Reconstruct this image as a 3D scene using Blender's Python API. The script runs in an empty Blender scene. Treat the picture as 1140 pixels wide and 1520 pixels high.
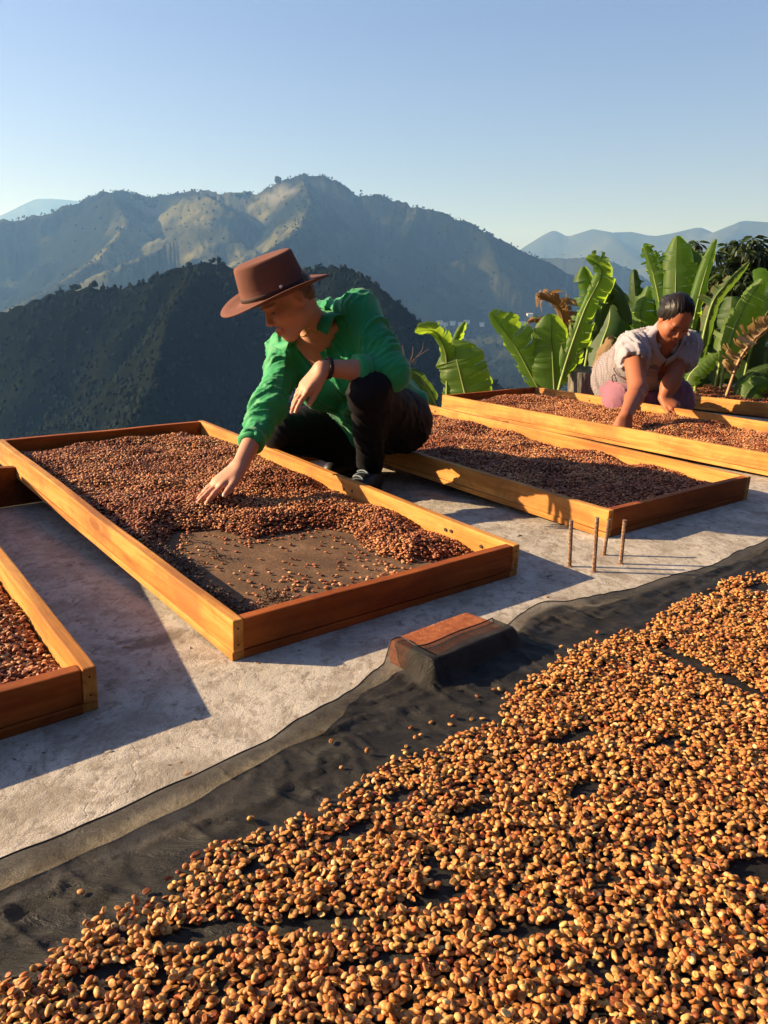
import bpy, bmesh, math, random
import numpy as np
from mathutils import Vector, Matrix
random.seed(7)
rng = np.random.default_rng(11)
scene = bpy.context.scene
COL = scene.collection

# ------------------------------------------------------------------ camera
CAM_H = 0.60
PITCH = math.radians(14.784)
FPX = 1150.0                      # focal length in pixels of the 1140x1520 photograph
cam_d = bpy.data.cameras.new('camera')
cam = bpy.data.objects.new('camera', cam_d)
COL.objects.link(cam)
cam.location = (0, 0, CAM_H)
cam.rotation_euler = (math.radians(90) - PITCH, 0, 0)
cam_d.sensor_fit = 'VERTICAL'
cam_d.sensor_height = 36.0
cam_d.lens = 36.0 * FPX / 1520.0
cam_d.clip_start = 0.02
cam_d.clip_end = 60000
scene.camera = cam
scene.render.resolution_x, scene.render.resolution_y = 768, 1024

# ------------------------------------------------------------------ sky and sun
SUN_EL = math.radians(23.5)
SUN_V = Vector((-math.cos(SUN_EL) * math.cos(math.radians(5)), math.cos(SUN_EL) * math.sin(math.radians(5)), math.sin(SUN_EL)))
world = bpy.data.worlds.new('World')
scene.world = world
world.use_nodes = True
wn = world.node_tree
bg = wn.nodes['Background']
sky = wn.nodes.new('ShaderNodeTexSky')
sky.sky_type = 'NISHITA'
sky.sun_disc = False
sky.sun_elevation = SUN_EL
sky.sun_rotation = math.atan2(SUN_V.x, SUN_V.y)
sky.altitude = 400
sky.air_density = 1.0
sky.dust_density = 2.0
sky.ozone_density = 3.0
wb = wn.nodes.new('ShaderNodeMix'); wb.data_type = 'RGBA'; wb.blend_type = 'MULTIPLY'; wb.inputs[0].default_value = 1.0   # white balance of the whole sky
wb.inputs[7].default_value = (1.0, 0.865, 1.12, 1)
wn.links.new(sky.outputs[0], wb.inputs[6]); wn.links.new(wb.outputs[2], bg.inputs[0])
bg.inputs[1].default_value = 0.05
sun_d = bpy.data.lights.new('sun', 'SUN')
sun_d.energy = 5.0
sun_d.angle = math.radians(0.55)
sun_d.color = (1.0, 0.84, 0.64)
sun = bpy.data.objects.new('sun', sun_d)
COL.objects.link(sun)
sun.rotation_euler = SUN_V.to_track_quat('Z', 'Y').to_euler()
scene.view_settings.view_transform = 'Standard'
scene.view_settings.look = 'None'
scene.view_settings.exposure = 1.62
scene.view_settings.gamma = 1.0
scene.render.engine = 'CYCLES'
scene.cycles.use_denoising = True
scene.cycles.max_bounces = 8
scene.cycles.transparent_max_bounces = 12
scene.cycles.volume_bounces = 0

# ------------------------------------------------------------------ helpers
CP, SP = math.cos(PITCH), math.sin(PITCH)
def ray(u, v):
    a = (u - 570.0) / FPX; b = (760.0 - v) / FPX
    return np.array([a, CP + b * SP, -SP + b * CP])
def PZ(u, v, z=0.0):              # point of that pixel on the level z
    d = ray(u, v); return np.array([0, 0, CAM_H]) + d * ((z - CAM_H) / d[2])
def PY(u, v, y):                  # point of that pixel at distance y
    d = ray(u, v); return np.array([0, 0, CAM_H]) + d * (y / d[1])
def V3(p): return Vector((float(p[0]), float(p[1]), float(p[2])))

def hash2(ix, iy, seed):
    h = (ix.astype(np.int64) * 374761393 + iy.astype(np.int64) * 668265263 + seed * 1442695041) & 0xFFFFFFFF
    h = ((h ^ (h >> 13)) * 1274126177) & 0xFFFFFFFF
    return ((h ^ (h >> 16)) & 0xFFFFFF).astype(np.float64) / 0xFFFFFF
def vnoise(x, y, seed=0):
    x = np.asarray(x, float); y = np.asarray(y, float)
    ix = np.floor(x); iy = np.floor(y); fx = x - ix; fy = y - iy
    fx = fx * fx * fx * (fx * (fx * 6 - 15) + 10); fy = fy * fy * fy * (fy * (fy * 6 - 15) + 10)
    a = hash2(ix, iy, seed); b = hash2(ix + 1, iy, seed); c = hash2(ix, iy + 1, seed); d = hash2(ix + 1, iy + 1, seed)
    return (a * (1 - fx) + b * fx) * (1 - fy) + (c * (1 - fx) + d * fx) * fy
def fbm(x, y, octv=4, seed=0):
    s = 0; a = 1; t = 0
    for o in range(octv):
        s = s + a * vnoise(x * 2 ** o + 17.3 * o, y * 2 ** o - 9.1 * o, seed + o); t += a; a *= 0.5
    return s / t
def smooth01(x): x = np.clip(x, 0, 1); return x * x * (3 - 2 * x)

def tag(o, label=None, cat=None, group=None, kind=None):
    if label: o['label'] = label
    if cat: o['category'] = cat
    if group: o['group'] = group
    if kind: o['kind'] = kind
    return o
def link(o, parent=None):
    COL.objects.link(o)
    if parent is not None: o.parent = parent
    return o
def empty(name, loc=(0, 0, 0)):
    o = bpy.data.objects.new(name, None); o.location = loc; o.empty_display_size = 0.05
    return link(o)
def mk(name, V, F, mat=None, parent=None, smooth=False, col=None, attrs=None):
    """one mesh object from vertices and faces (F: an (n,k) array or a list of tuples)"""
    me = bpy.data.meshes.new(name)
    V = np.asarray(V, np.float32)
    if isinstance(F, np.ndarray) and F.ndim == 2:
        n, k = F.shape
        me.vertices.add(len(V)); me.vertices.foreach_set('co', V.ravel())
        me.loops.add(n * k); me.loops.foreach_set('vertex_index', F.astype(np.int32).ravel())
        me.polygons.add(n)
        me.polygons.foreach_set('loop_start', np.arange(0, n * k, k, dtype=np.int32))
        me.polygons.foreach_set('loop_total', np.full(n, k, np.int32))
        me.update(calc_edges=True)
    else:
        me.from_pydata([tuple(map(float, v)) for v in V], [], [tuple(map(int, f)) for f in F])
    if smooth: me.polygons.foreach_set('use_smooth', np.ones(len(me.polygons), bool))
    if col is not None:
        c = np.ones((len(V), 4), np.float32); c[:, :3] = col
        a = me.color_attributes.new('col', 'FLOAT_COLOR', 'POINT'); a.data.foreach_set('color', c.ravel())
    for nme, arr in (attrs or {}).items():
        a = me.attributes.new(nme, 'FLOAT', 'POINT'); a.data.foreach_set('value', np.asarray(arr, np.float32).ravel())
    if mat: me.materials.append(mat)
    o = bpy.data.objects.new(name, me)
    return link(o, parent)
def grid_faces(nu, nv, wrap_u=False):
    """faces for vertices laid out [u*nv+v]"""
    iu = np.arange(nu if wrap_u else nu - 1); iv = np.arange(nv - 1)
    a, b = np.meshgrid(iu, iv, indexing='ij'); a2 = (a + 1) % nu
    return np.stack([a * nv + b, a2 * nv + b, a2 * nv + b + 1, a * nv + b + 1], -1).reshape(-1, 4)
def box_bm(bm, size, center=(0, 0, 0), bev=0.0, seg=2):
    r = bmesh.ops.create_cube(bm, size=1.0)
    vs = r['verts']
    for v in vs: v.co = Vector((v.co.x * size[0] + center[0], v.co.y * size[1] + center[1], v.co.z * size[2] + center[2]))
    if bev > 0:
        es = list({e for v in vs for e in v.link_edges})
        bmesh.ops.bevel(bm, geom=es, offset=bev, segments=seg, affect='EDGES', profile=0.5)
def bm_obj(name, bm, mat, parent=None, smooth=False):
    me = bpy.data.meshes.new(name); bm.to_mesh(me); bm.free()
    if smooth: me.polygons.foreach_set('use_smooth', np.ones(len(me.polygons), bool))
    if mat: me.materials.append(mat)
    return link(bpy.data.objects.new(name, me), parent)
def tube(pts, rad, seg=8, caps=True):
    """tapered tube along points -> V, F"""
    pts = np.asarray(pts, float); n = len(pts); rad = np.broadcast_to(np.asarray(rad, float), (n,))
    T = np.gradient(pts, axis=0); T /= np.linalg.norm(T, axis=1)[:, None] + 1e-12
    ref = np.array([0, 0, 1.0]) if abs(T[0][2]) < 0.9 else np.array([1.0, 0, 0])
    N = np.cross(ref, T[0]); N /= np.linalg.norm(N)
    V = []
    for i in range(n):
        N = N - T[i] * (N @ T[i]); N /= np.linalg.norm(N) + 1e-12
        B = np.cross(T[i], N)
        a = np.arange(seg) * 2 * math.pi / seg
        V.append(pts[i] + rad[i] * (np.cos(a)[:, None] * N + np.sin(a)[:, None] * B))
    V = np.concatenate(V)
    F = []
    for i in range(n - 1):
        for k in range(seg):
            k2 = (k + 1) % seg
            F.append((i * seg + k, i * seg + k2, (i + 1) * seg + k2, (i + 1) * seg + k))
    if caps:
        F.append(tuple(range(seg - 1, -1, -1))); F.append(tuple((n - 1) * seg + k for k in range(seg)))
    return V, F
def spline(pts, n):
    """Catmull-Rom through points"""
    P = np.asarray(pts, float); P = np.vstack([2 * P[0] - P[1], P, 2 * P[-1] - P[-2]])
    m = len(P) - 3; t = np.linspace(0, m - 1e-9, n); out = []
    for x in t:
        i = int(x); f = x - i; p0, p1, p2, p3 = P[i:i + 4]
        out.append(0.5 * ((2 * p1) + (-p0 + p2) * f + (2 * p0 - 5 * p1 + 4 * p2 - p3) * f * f + (-p0 + 3 * p1 - 3 * p2 + p3) * f ** 3))
    return np.array(out)

# ------------------------------------------------------------------ material helpers
class NT:
    def __init__(s, name):
        s.m = bpy.data.materials.new(name); s.m.use_nodes = True; s.t = s.m.node_tree
        s.b = s.t.nodes['Principled BSDF']; s.out = s.t.nodes['Material Output']
    def n(s, typ, **kw):
        nd = s.t.nodes.new('ShaderNode' + typ)
        for k, v in kw.items():
            if k in ('inp',):
                for a, b in v.items(): nd.inputs[a].default_value = b
            else: setattr(nd, k, v)
        return nd
    def l(s, a, b): s.t.links.new(a, b)
    def ramp(s, src, stops, interp='LINEAR'):
        r = s.n('ValToRGB'); r.color_ramp.interpolation = interp
        el = r.color_ramp.elements
        while len(el) < len(stops): el.new(0.5)
        for e, (p, c) in zip(el, stops):
            e.position = p; e.color = (*c, 1) if len(c) == 3 else c
        s.l(src, r.inputs[0]); return r.outputs[0]
    def mapped(s, coord='Object', scale=(1, 1, 1), loc=(0, 0, 0), rot=(0, 0, 0)):
        tc = s.n('TexCoord'); mp = s.n('Mapping')
        mp.inputs['Scale'].default_value = scale; mp.inputs['Location'].default_value = loc; mp.inputs['Rotation'].default_value = rot
        s.l(tc.outputs[coord], mp.inputs[0]); return mp.outputs[0]
    def noise(s, vec, scale=5, detail=4, rough=0.55, dist=0.0):
        nd = s.n('TexNoise'); nd.inputs['Scale'].default_value = scale; nd.inputs['Detail'].default_value = detail
        nd.inputs['Roughness'].default_value = rough; nd.inputs['Distortion'].default_value = dist
        if vec is not None: s.l(vec, nd.inputs['Vector'])
        return nd.outputs['Fac']
    def mix(s, fac, a, b, mode='MIX'):
        nd = s.n('Mix', data_type='RGBA', blend_type=mode)
        for sock, val in ((nd.inputs[0], fac), (nd.inputs[6], a), (nd.inputs[7], b)):
            if hasattr(val, 'is_output'): s.l(val, sock)
            elif isinstance(val, (int, float)): sock.default_value = val
            else: sock.default_value = (*val, 1) if len(val) == 3 else val
        return nd.outputs[2]
    def math(s, op, a, b=0.0, clamp=False):
        nd = s.n('Math', operation=op); nd.use_clamp = clamp
        for sock, val in ((nd.inputs[0], a), (nd.inputs[1], b)):
            if hasattr(val, 'is_output'): s.l(val, sock)
            else: sock.default_value = val
        return nd.outputs[0]
    def bump(s, h, strength=0.3, dist=0.01):
        b = s.n('Bump'); b.inputs['Strength'].default_value = strength; b.inputs['Distance'].default_value = dist
        s.l(h, b.inputs['Height']); s.l(b.outputs[0], s.b.inputs['Normal']); return b
    def base(s, c):
        if hasattr(c, 'is_output'): s.l(c, s.b.inputs['Base Color'])
        else: s.b.inputs['Base Color'].default_value = (*c, 1)
    def set(s, **kw):
        for k, v in kw.items():
            sock = s.b.inputs[k.replace('_', ' ')]
            if hasattr(v, 'is_output'): s.l(v, sock)
            else: sock.default_value = v
        return s

# wood: pine with grain along the board's own length (x), knots and worn edges
def mat_wood(name, tone=(1, 1, 1), seed=0.0):
    w = NT(name)
    oi = w.n('ObjectInfo')
    tc = w.n('TexCoord'); off = w.n('VectorMath', operation='ADD'); sc = w.n('VectorMath', operation='SCALE')
    comb = w.n('CombineXYZ'); w.l(oi.outputs['Random'], comb.inputs[0]); w.l(oi.outputs['Random'], comb.inputs[1]); w.l(oi.outputs['Random'], comb.inputs[2])
    w.l(comb.outputs[0], sc.inputs[0]); sc.inputs['Scale'].default_value = 37.0
    w.l(tc.outputs['Object'], off.inputs[0]); w.l(sc.outputs[0], off.inputs[1])
    mp = w.n('Mapping'); mp.inputs['Scale'].default_value = (1.6, 30, 26); w.l(off.outputs[0], mp.inputs[0])
    grain = w.noise(mp.outputs[0], 1.6, 6, 0.62, 0.6)
    mp2 = w.n('Mapping'); mp2.inputs['Scale'].default_value = (7, 120, 110); w.l(off.outputs[0], mp2.inputs[0])
    fine = w.noise(mp2.outputs[0], 2.0, 3, 0.6)
    # knots
    mp3 = w.n('Mapping'); mp3.inputs['Scale'].default_value = (3.0, 0.001, 9.0); w.l(off.outputs[0], mp3.inputs[0])
    vo = w.n('TexVoronoi', feature='F1'); vo.inputs['Scale'].default_value = 1.0; w.l(mp3.outputs[0], vo.inputs['Vector'])
    kn = w.ramp(vo.outputs['Distance'], [(0.0, (1, 1, 1)), (0.10, (0.9, 0.9, 0.9)), (0.13, (0.35, 0.35, 0.35)), (0.2, (0.5, 0.5, 0.5)), (0.42, (0, 0, 0))])
    rings = w.n('Math', operation='SINE'); m = w.math('MULTIPLY', vo.outputs['Distance'], 70.0); w.l(m, rings.inputs[0])
    c1 = w.ramp(grain, [(0.25, (0.24, 0.095, 0.02)), (0.44, (0.48, 0.225, 0.045)), (0.60, (0.60, 0.33, 0.085)), (0.78, (0.36, 0.155, 0.032))])
    c2 = w.mix(w.math('MULTIPLY', fine, 0.35), c1, (0.28, 0.09, 0.015))
    c3 = w.mix(w.math('MULTIPLY', kn, 0.85), c2, (0.20, 0.062, 0.015))
    big = w.noise(off.outputs[0], 6.0, 5, 0.7, 0.6)
    c4 = w.mix(w.math('MULTIPLY', w.ramp(big, [(0.46, (0, 0, 0)), (0.66, (1, 1, 1))]), 0.6), c3, (0.22, 0.095, 0.03))
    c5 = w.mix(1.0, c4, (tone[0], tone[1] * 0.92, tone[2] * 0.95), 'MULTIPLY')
    w.base(c5)
    w.set(Roughness=w.math('ADD', w.math('MULTIPLY', grain, 0.25), 0.55))
    w.b.inputs['Specular IOR Level'].default_value = 0.2
    h = w.math('ADD', w.math('MULTIPLY', fine, 0.8), grain)
    w.bump(h, 0.45, 0.0025)
    return w.m
def mat_simple(name, c, rough=0.6, spec=0.3, bumps=None, metal=0.0, var=0.0, vscale=30):
    w = NT(name)
    v = w.mapped('Object')
    if var > 0:
        n = w.noise(v, vscale, 4)
        w.base(w.mix(n, tuple(x * (1 - var) for x in c), tuple(min(1, x * (1 + var)) for x in c)))
    else: w.base(c)
    w.set(Roughness=rough, Metallic=metal); w.b.inputs['Specular IOR Level'].default_value = spec
    if bumps:
        w.bump(w.noise(v, bumps[0], 4), bumps[1], bumps[2])
    return w.m
# ------------------------------------------------------------------ slab (flat roof) and land
EDGE_D = np.array([0.770, 0.638])            # direction of the slab's far edge
EDGE_N = np.array([-0.638, 0.770])           # outwards over the valley
EDGE_0 = np.array([-1.177, 2.298]) + EDGE_N * 0.10

w = NT('concrete')
v = w.mapped('Object')
n1 = w.noise(v, 1.7, 6, 0.62, 0.4); n2 = w.noise(v, 9, 6, 0.65); n3 = w.noise(w.mapped('Object', (1, 0.55, 1), (0, 0, 0), (0, 0, 0.5)), 48, 7, 0.75, 0.3); n4 = w.noise(v, 520, 4, 0.7)
c = w.ramp(n1, [(0.34, (0.15, 0.125, 0.10)), (0.46, (0.30, 0.265, 0.22)), (0.56, (0.42, 0.38, 0.325)), (0.70, (0.25, 0.22, 0.185))])
c = w.mix(w.ramp(n2, [(0.42, (0, 0, 0)), (0.56, (0.8, 0.8, 0.8))]), c, (0.48, 0.44, 0.385))
c = w.mix(w.math('MULTIPLY', w.ramp(n3, [(0.36, (1, 1, 1)), (0.46, (0, 0, 0))]), 0.9), c, (0.16, 0.13, 0.105))
c = w.mix(w.math('MULTIPLY', w.ramp(n4, [(0.40, (1, 1, 1)), (0.5, (0, 0, 0))]), 0.7), c, (0.17, 0.15, 0.13))
vs = w.n('TexVoronoi', feature='DISTANCE_TO_EDGE'); vs.inputs['Scale'].default_value = 1.15
wob = w.n('VectorMath', operation='ADD'); nz = w.n('TexNoise'); nz.inputs['Scale'].default_value = 6; nz.inputs['Detail'].default_value = 5
w.l(v, nz.inputs['Vector']); sc_ = w.n('VectorMath', operation='SCALE'); sc_.inputs['Scale'].default_value = 0.35
w.l(nz.outputs['Color'], sc_.inputs[0]); w.l(v, wob.inputs[0]); w.l(sc_.outputs[0], wob.inputs[1]); w.l(wob.outputs[0], vs.inputs['Vector'])
crk = w.ramp(vs.outputs['Distance'], [(0.0, (1, 1, 1)), (0.0035, (0, 0, 0))])
c = w.mix(w.math('MULTIPLY', crk, 0.12), c, (0.13, 0.11, 0.09))
# dark damp stains and pale lime bloom
n5 = w.noise(w.mapped('Object', (1, 1, 1), (3.1, 1.7, 0)), 3.6, 7, 0.7, 0.8)
c = w.mix(w.math('MULTIPLY', w.ramp(n5, [(0.56, (0, 0, 0)), (0.68, (1, 1, 1))]), 0.4), c, (0.15, 0.125, 0.10))
c = w.mix(w.math('MULTIPLY', w.ramp(n5, [(0.34, (1, 1, 1)), (0.43, (0, 0, 0))]), 0.5), c, (0.56, 0.52, 0.46))
n6 = w.noise(v, 22, 7, 0.8, 1.2)          # blotches of dirt trodden in
c = w.mix(w.math('MULTIPLY', w.ramp(n6, [(0.50, (0, 0, 0)), (0.58, (1, 1, 1))]), 0.6), c, (0.20, 0.165, 0.13))
for sx, sy, sr in ((203, 945, 0.035), (90, 1100, 0.05), (700, 900, 0.03), (1050, 790, 0.05), (420, 1010, 0.03)):
    sp = PZ(sx, sy); dn = w.n('VectorMath', operation='DISTANCE'); w.l(wob.outputs[0], dn.inputs[0]); dn.inputs[1].default_value = (sp[0] + 0.175, sp[1] + 0.175, 0.175)
    c = w.mix(w.math('MULTIPLY', w.ramp(w.math('DIVIDE', dn.outputs['Value'], sr * 2.2), [(0.35, (1, 1, 1)), (0.6, (0, 0, 0))]), 0.6 if sr == 0.035 else 0.3), c, (0.11, 0.085, 0.065))
w.base(c); w.set(Roughness=0.9); w.b.inputs['Specular IOR Level'].default_value = 0.15
hh = w.math('ADD', w.math('ADD', w.math('MULTIPLY', n3, 0.8), w.math('MULTIPLY', n4, 0.3)), w.math('MULTIPLY', n2, 1.5))
hh = w.math('SUBTRACT', hh, w.math('MULTIPLY', crk, 0.15))
w.bump(hh, 0.65, 0.006)
M_CONC = w.m

def slab():
    A = EDGE_0 - EDGE_D * 4.5; B = EDGE_0 + EDGE_D * 9.0
    back = -EDGE_N * 5.4
    cs = [A, B, B + back, A + back]
    V = [(p[0], p[1], 0) for p in cs] + [(p[0], p[1], -0.16) for p in cs]
    F = [(3, 2, 1, 0), (4, 5, 6, 7), (0, 1, 5, 4), (1, 2, 6, 5), (2, 3, 7, 6), (3, 0, 4, 7)]
    o = mk('roof_slab', V, F, M_CONC); tag(o, kind='structure')
slab()
def debris():
    r = np.random.default_rng(3); n = 950
    X = r.uniform(-1.4, 1.6, n); Y = r.uniform(0.6, 3.2, n)
    s = r.uniform(0.002, 0.007, n) * r.choice([0.6, 1.0, 1.7], n, p=[.6, .32, .08]); a = r.uniform(0, 6.28, n); el = r.uniform(0.35, 1, n)
    V = []; F = []; C = []
    for k in range(n):
        c, q = math.cos(a[k]), math.sin(a[k]); cc = np.array([(0.10, 0.07, 0.045), (0.05, 0.04, 0.035), (0.22, 0.12, 0.06), (0.3, 0.27, 0.22)][r.integers(0, 4)])
        i = len(V)
        for j in range(6):
            b = j * math.pi / 3; rx, ry = s[k] * math.cos(b) * r.uniform(.7, 1.2), s[k] * el[k] * 0.6 * math.sin(b) * r.uniform(.7, 1.2)
            V.append((X[k] + c * rx - q * ry, Y[k] + q * rx + c * ry, 0.0004)); C.append(cc)
        V.append((X[k], Y[k], s[k] * r.uniform(0.2, 0.5))); C.append(cc)
        F += [(i + j, i + (j + 1) % 6, i + 6) for j in range(6)]
    w = NT('debris'); at = w.n('Attribute'); at.attribute_name = 'col'; w.base(at.outputs['Color']); w.set(Roughness=0.9)
    o = mk('debris', V, np.array(F), w.m, col=np.array(C)); tag(o, 'small dark chips of husk and leaf littering the concrete', 'debris', kind='stuff')
debris()

def crest(px, rs):
    out = []
    for (u, v_), r in zip(px, rs):
        d = ray(u, v_); hd = math.hypot(d[0], d[1]); out.append((d[0] / hd * r, d[1] / hd * r, CAM_H + d[2] / hd * r))
    return np.array(out)
def lin(n, *stops):
    xs = np.linspace(0, 1, len(stops)); return np.interp(np.linspace(0, 1, n), xs, stops)

pB = [(-400, 350), (-200, 342), (0, 327), (60, 318), (118, 298), (148, 284), (185, 281), (207, 290), (240, 289), (270, 283), (300, 282), (345, 287), (385, 284), (418, 267), (448, 258), (480, 259), (500, 268), (522, 286), (575, 291), (610, 304), (665, 317), (700, 331), (740, 353), (782, 373), (840, 402), (900, 440), (960, 478)]
RIDGES = [
 (crest(pB, lin(len(pB), 2500, 2700, 2500, 2350, 2250)), 0.62, 0.62),
 (crest([(450, 268), (462, 300), (440, 345), (380, 385), (300, 425), (220, 470)], [2400, 2150, 1900, 1700, 1500, 1350]), 0.55, 0.75),
 (crest([(165, 286), (190, 330), (150, 380), (90, 420), (20, 455)], [2550, 2300, 2050, 1850, 1700]), 0.5, 0.6),
 (crest([(300, 285), (330, 305), (300, 335), (230, 372), (150, 405)], [2480, 2300, 2150, 1950, 1800]), 0.40, 0.5),
 (crest([(620, 306), (600, 360), (640, 420), (660, 470)], [2350, 2150, 2000, 1900]), 0.5, 0.5),
 (crest([(720, 342), (740, 400), (790, 440), (830, 470)], [2280, 2150, 2050, 2000]), 0.5, 0.5)]
pA = [(-400, 560), (-150, 505), (0, 463), (40, 449), (80, 435), (130, 424), (185, 427), (215, 415), (250, 401), (290, 389), (318, 386), (345, 394), (362, 406), (400, 410), (440, 401), (480, 393), (512, 395), (540, 409), (565, 428), (600, 464), (640, 502), (690, 535), (745, 575), (810, 625)]
RIDGES.append((crest(pA, lin(len(pA), 560, 530, 500, 485, 470, 430, 380)), 0.72, 0.6))
RIDGES.append((crest([(290, 400), (250, 470), (230, 560), (190, 640)], [480, 430, 375, 325]), 0.9, 0.9))
RIDGES.append((crest([(490, 404), (470, 480), (430, 570), (400, 640)], [475, 420, 365, 325]), 0.9, 0.9))
pC = [(740, 400), (780, 379), (800, 353), (822, 340), (850, 346), (880, 340), (900, 338), (922, 343), (960, 346), (1000, 343), (1040, 337), (1060, 341), (1100, 328), (1140, 325), (1250, 318), (1400, 330)]
RIDGES.append((crest(pC, lin(len(pC), 7200, 6800, 6400)), 0.42, 0.42))
RIDGES.append((crest([(900, 345), (930, 372), (960, 395)], [6700, 6000, 5500]), 0.35, 0.35))
RIDGES.append((crest([(1100, 335), (1060, 370), (1010, 400)], [6450, 5800, 5300]), 0.35, 0.35))
pC2 = [(700, 410), (760, 385), (830, 377), (880, 379), (925, 394), (955, 418), (1000, 455), (1060, 480), (1200, 470)]
RIDGES.append((crest(pC2, lin(len(pC2), 3600, 3500, 3300)), 0.5, 0.5))
pD = [(-600, 345), (-200, 338), (0, 318), (30, 305), (55, 295), (75, 292), (100, 294), (130, 297), (200, 310), (300, 330)]
RIDGES.append((crest(pD, lin(len(pD), 9300, 9000, 9000)), 0.35, 0.35))

def land_height(X, Y, fine=True):
    r = np.hypot(X, Y); az = np.arctan2(X, Y)
    # our own hillside: level behind the edge, falling away beyond it
    de = (X - EDGE_0[0]) * EDGE_N[0] + (Y - EDGE_0[1]) * EDGE_N[1]
    # the mountainside the house stands on: it falls to the valley in front; the unseen climb behind is added to block sky light
    own = -0.35 - 0.55 * np.clip(de + 0.3, 0, 260) + 0.85 * np.clip(-de - 5.6, 0, 330)
    rightness = smooth01((X - 0.4) / 1.5) * smooth01((14 - r) / 6)
    own = own * (1 - rightness) + (-0.45 - 0.12 * np.clip(de, 0, 30)) * rightness
    floor = -140 + 95 * smooth01((r - 800) / 1300) + 22 * (fbm(X / 420, Y / 420, 4, 5) - 0.5) * smooth01((r - 250) / 500)
    floor = np.where(r > 4000, floor + (r - 4000) * 0.012, floor)
    H = np.where((r < 240) | (de < -5), np.maximum(own, floor), floor)
    gate = smooth01((r - 215) / 50)
    dmin = np.full(X.shape, 1e9)
    for k, (C, s0, s1) in enumerate(RIDGES):
        hk = np.full(X.shape, -1e9); dk = np.full(X.shape, 1e9)
        for a, b in zip(C[:-1], C[1:]):
            ab = b[:2] - a[:2]; L2 = ab @ ab
            t = np.clip(((X - a[0]) * ab[0] + (Y - a[1]) * ab[1]) / L2, 0, 1)
            d = np.hypot(X - a[0] - t * ab[0], Y - a[1] - t * ab[1])
            zc = a[2] + t * (b[2] - a[2])
            h = zc - s0 * d / (1 + np.minimum(d, 1500) / 6000.0)
            m = h > hk; hk = np.where(m, h, hk); dk = np.where(m, d, dk)
        # gullies and spurs grow away from the crest
        lam = 48 if k in (6, 7, 8) else (190 if k < 6 else 420)
        rid = 1 - np.abs(2 * fbm(X / lam + 31 * k, Y / lam, 4, 40 + k) - 1)
        hk = hk - lam * 0.40 * rid * smooth01(dk / (lam * 1.6))
        H = np.where(gate > 0, np.maximum(H, hk * gate + H * (1 - gate)), H)
    return H

def build_land():
    fa = np.radians(np.arange(-31, 31.01, 0.105)); ca = np.radians(np.arange(36, 325, 6.0))
    az = np.concatenate([fa, ca])
    rr = np.concatenate([np.geomspace(1.2, 205, 42), np.geomspace(210, 640, 125), np.geomspace(655, 2900, 170), np.geomspace(2960, 12000, 75)])
    A, Rr = np.meshgrid(az, rr, indexing='ij')
    X = Rr * np.sin(A); Y = Rr * np.cos(A)
    H = land_height(X, Y)
    near = (Rr < 6)
    de = (X - EDGE_0[0]) * EDGE_N[0] + (Y - EDGE_0[1]) * EDGE_N[1]
    H = np.where((de < 0.4) & (de > -5.5), np.minimum(H, -0.36), H)
    tree = fbm(X / 13, Y / 13, 3, 90)
    H = H + smooth01((Rr - 200) / 200) * smooth01((6000 - Rr) / 3000) * (tree - 0.5) * np.where(Rr > 1000, 11, 2.6)
    # land cover: forest, pasture, bare fields
    patch = fbm(X / 260, Y / 260, 4, 120); sm = fbm(X / 60, Y / 60, 3, 140)
    forest = np.array([0.009, 0.012, 0.0075]); past = np.array([0.055, 0.056, 0.026]); bare = np.array([0.105, 0.10, 0.05])
    f1 = smooth01((patch + 0.25 * (sm - 0.5) - 0.56) / 0.07)
    # terraces and fields on the lit flank of the big mountain
    fields = np.zeros_like(X)
    for u, v_, r, rad in [(290, 315, 2350, 210), (260, 345, 2150, 170), (190, 385, 1950, 200), (130, 405, 1800, 170), (320, 300, 2400, 190), (60, 430, 1700, 150), (20, 450, 1500, 150), (240, 375, 1950, 130), (400, 335, 2000, 110)]:
        d = ray(u, v_); hd = math.hypot(d[0], d[1]); cx, cy = d[0] / hd * r, d[1] / hd * r
        q = np.hypot(X - cx, Y - cy) / rad + 0.9 * (sm - 0.5) + 0.8 * (fbm(X / 110, Y / 110, 2, 77) - 0.5)
        fields = np.maximum(fields, smooth01((1.05 - q) / 0.25))
    far = smooth01((Rr - 3000) / 2500)
    mid = smooth01((Rr - 800) / 300)
    c = forest[None, None] * (0.6 + 0.9 * sm[..., None]) * (0.55 + 0.45 * smooth01((Rr - 600) / 150))[..., None]
    wpast = np.clip(0.75 * f1 * mid * 0.55 + 0.35 * far, 0, 1)[..., None]
    c = c * (1 - wpast) + past * wpast
    fw = (fields * (0.45 + 0.55 * smooth01((sm - 0.42) / 0.1)))[..., None]
    c = c * (1 - fw) + (bare * 0.6 + past * 0.4) * fw
    # crest of the near ridge is grassy
    F = grid_faces(len(az), len(rr), wrap_u=True)
    Vv = np.stack([X, Y, H], -1).reshape(-1, 3)
    w = NT('hillside')
    at = w.n('Attribute'); at.attribute_name = 'col'
    vv = w.mapped('Object')
    n = w.noise(vv, 0.11, 6, 0.7); n2 = w.noise(vv, 0.018, 5, 0.65)
    cc = w.mix(1.0, at.outputs['Color'], w.ramp(n, [(0.3, (0.62, 0.66, 0.62)), (0.7, (1.32, 1.3, 1.22))]), 'MULTIPLY')
    cc = w.mix(1.0, cc, w.ramp(n2, [(0.35, (0.75, 0.8, 0.75)), (0.65, (1.25, 1.2, 1.1))]), 'MULTIPLY')
    w.base(cc); w.set(Roughness=1.0); w.b.inputs['Specular IOR Level'].default_value = 0.0
    w.bump(n, 0.45, 5.0)
    o = mk('hills', Vv, F, w.m, smooth=True, col=c.reshape(-1, 3)); tag(o, kind='structure')
    cap_top = float(H.max())
    return cap_top, float(H.min())
LAND_TOP, LAND_LOW = build_land()

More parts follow.
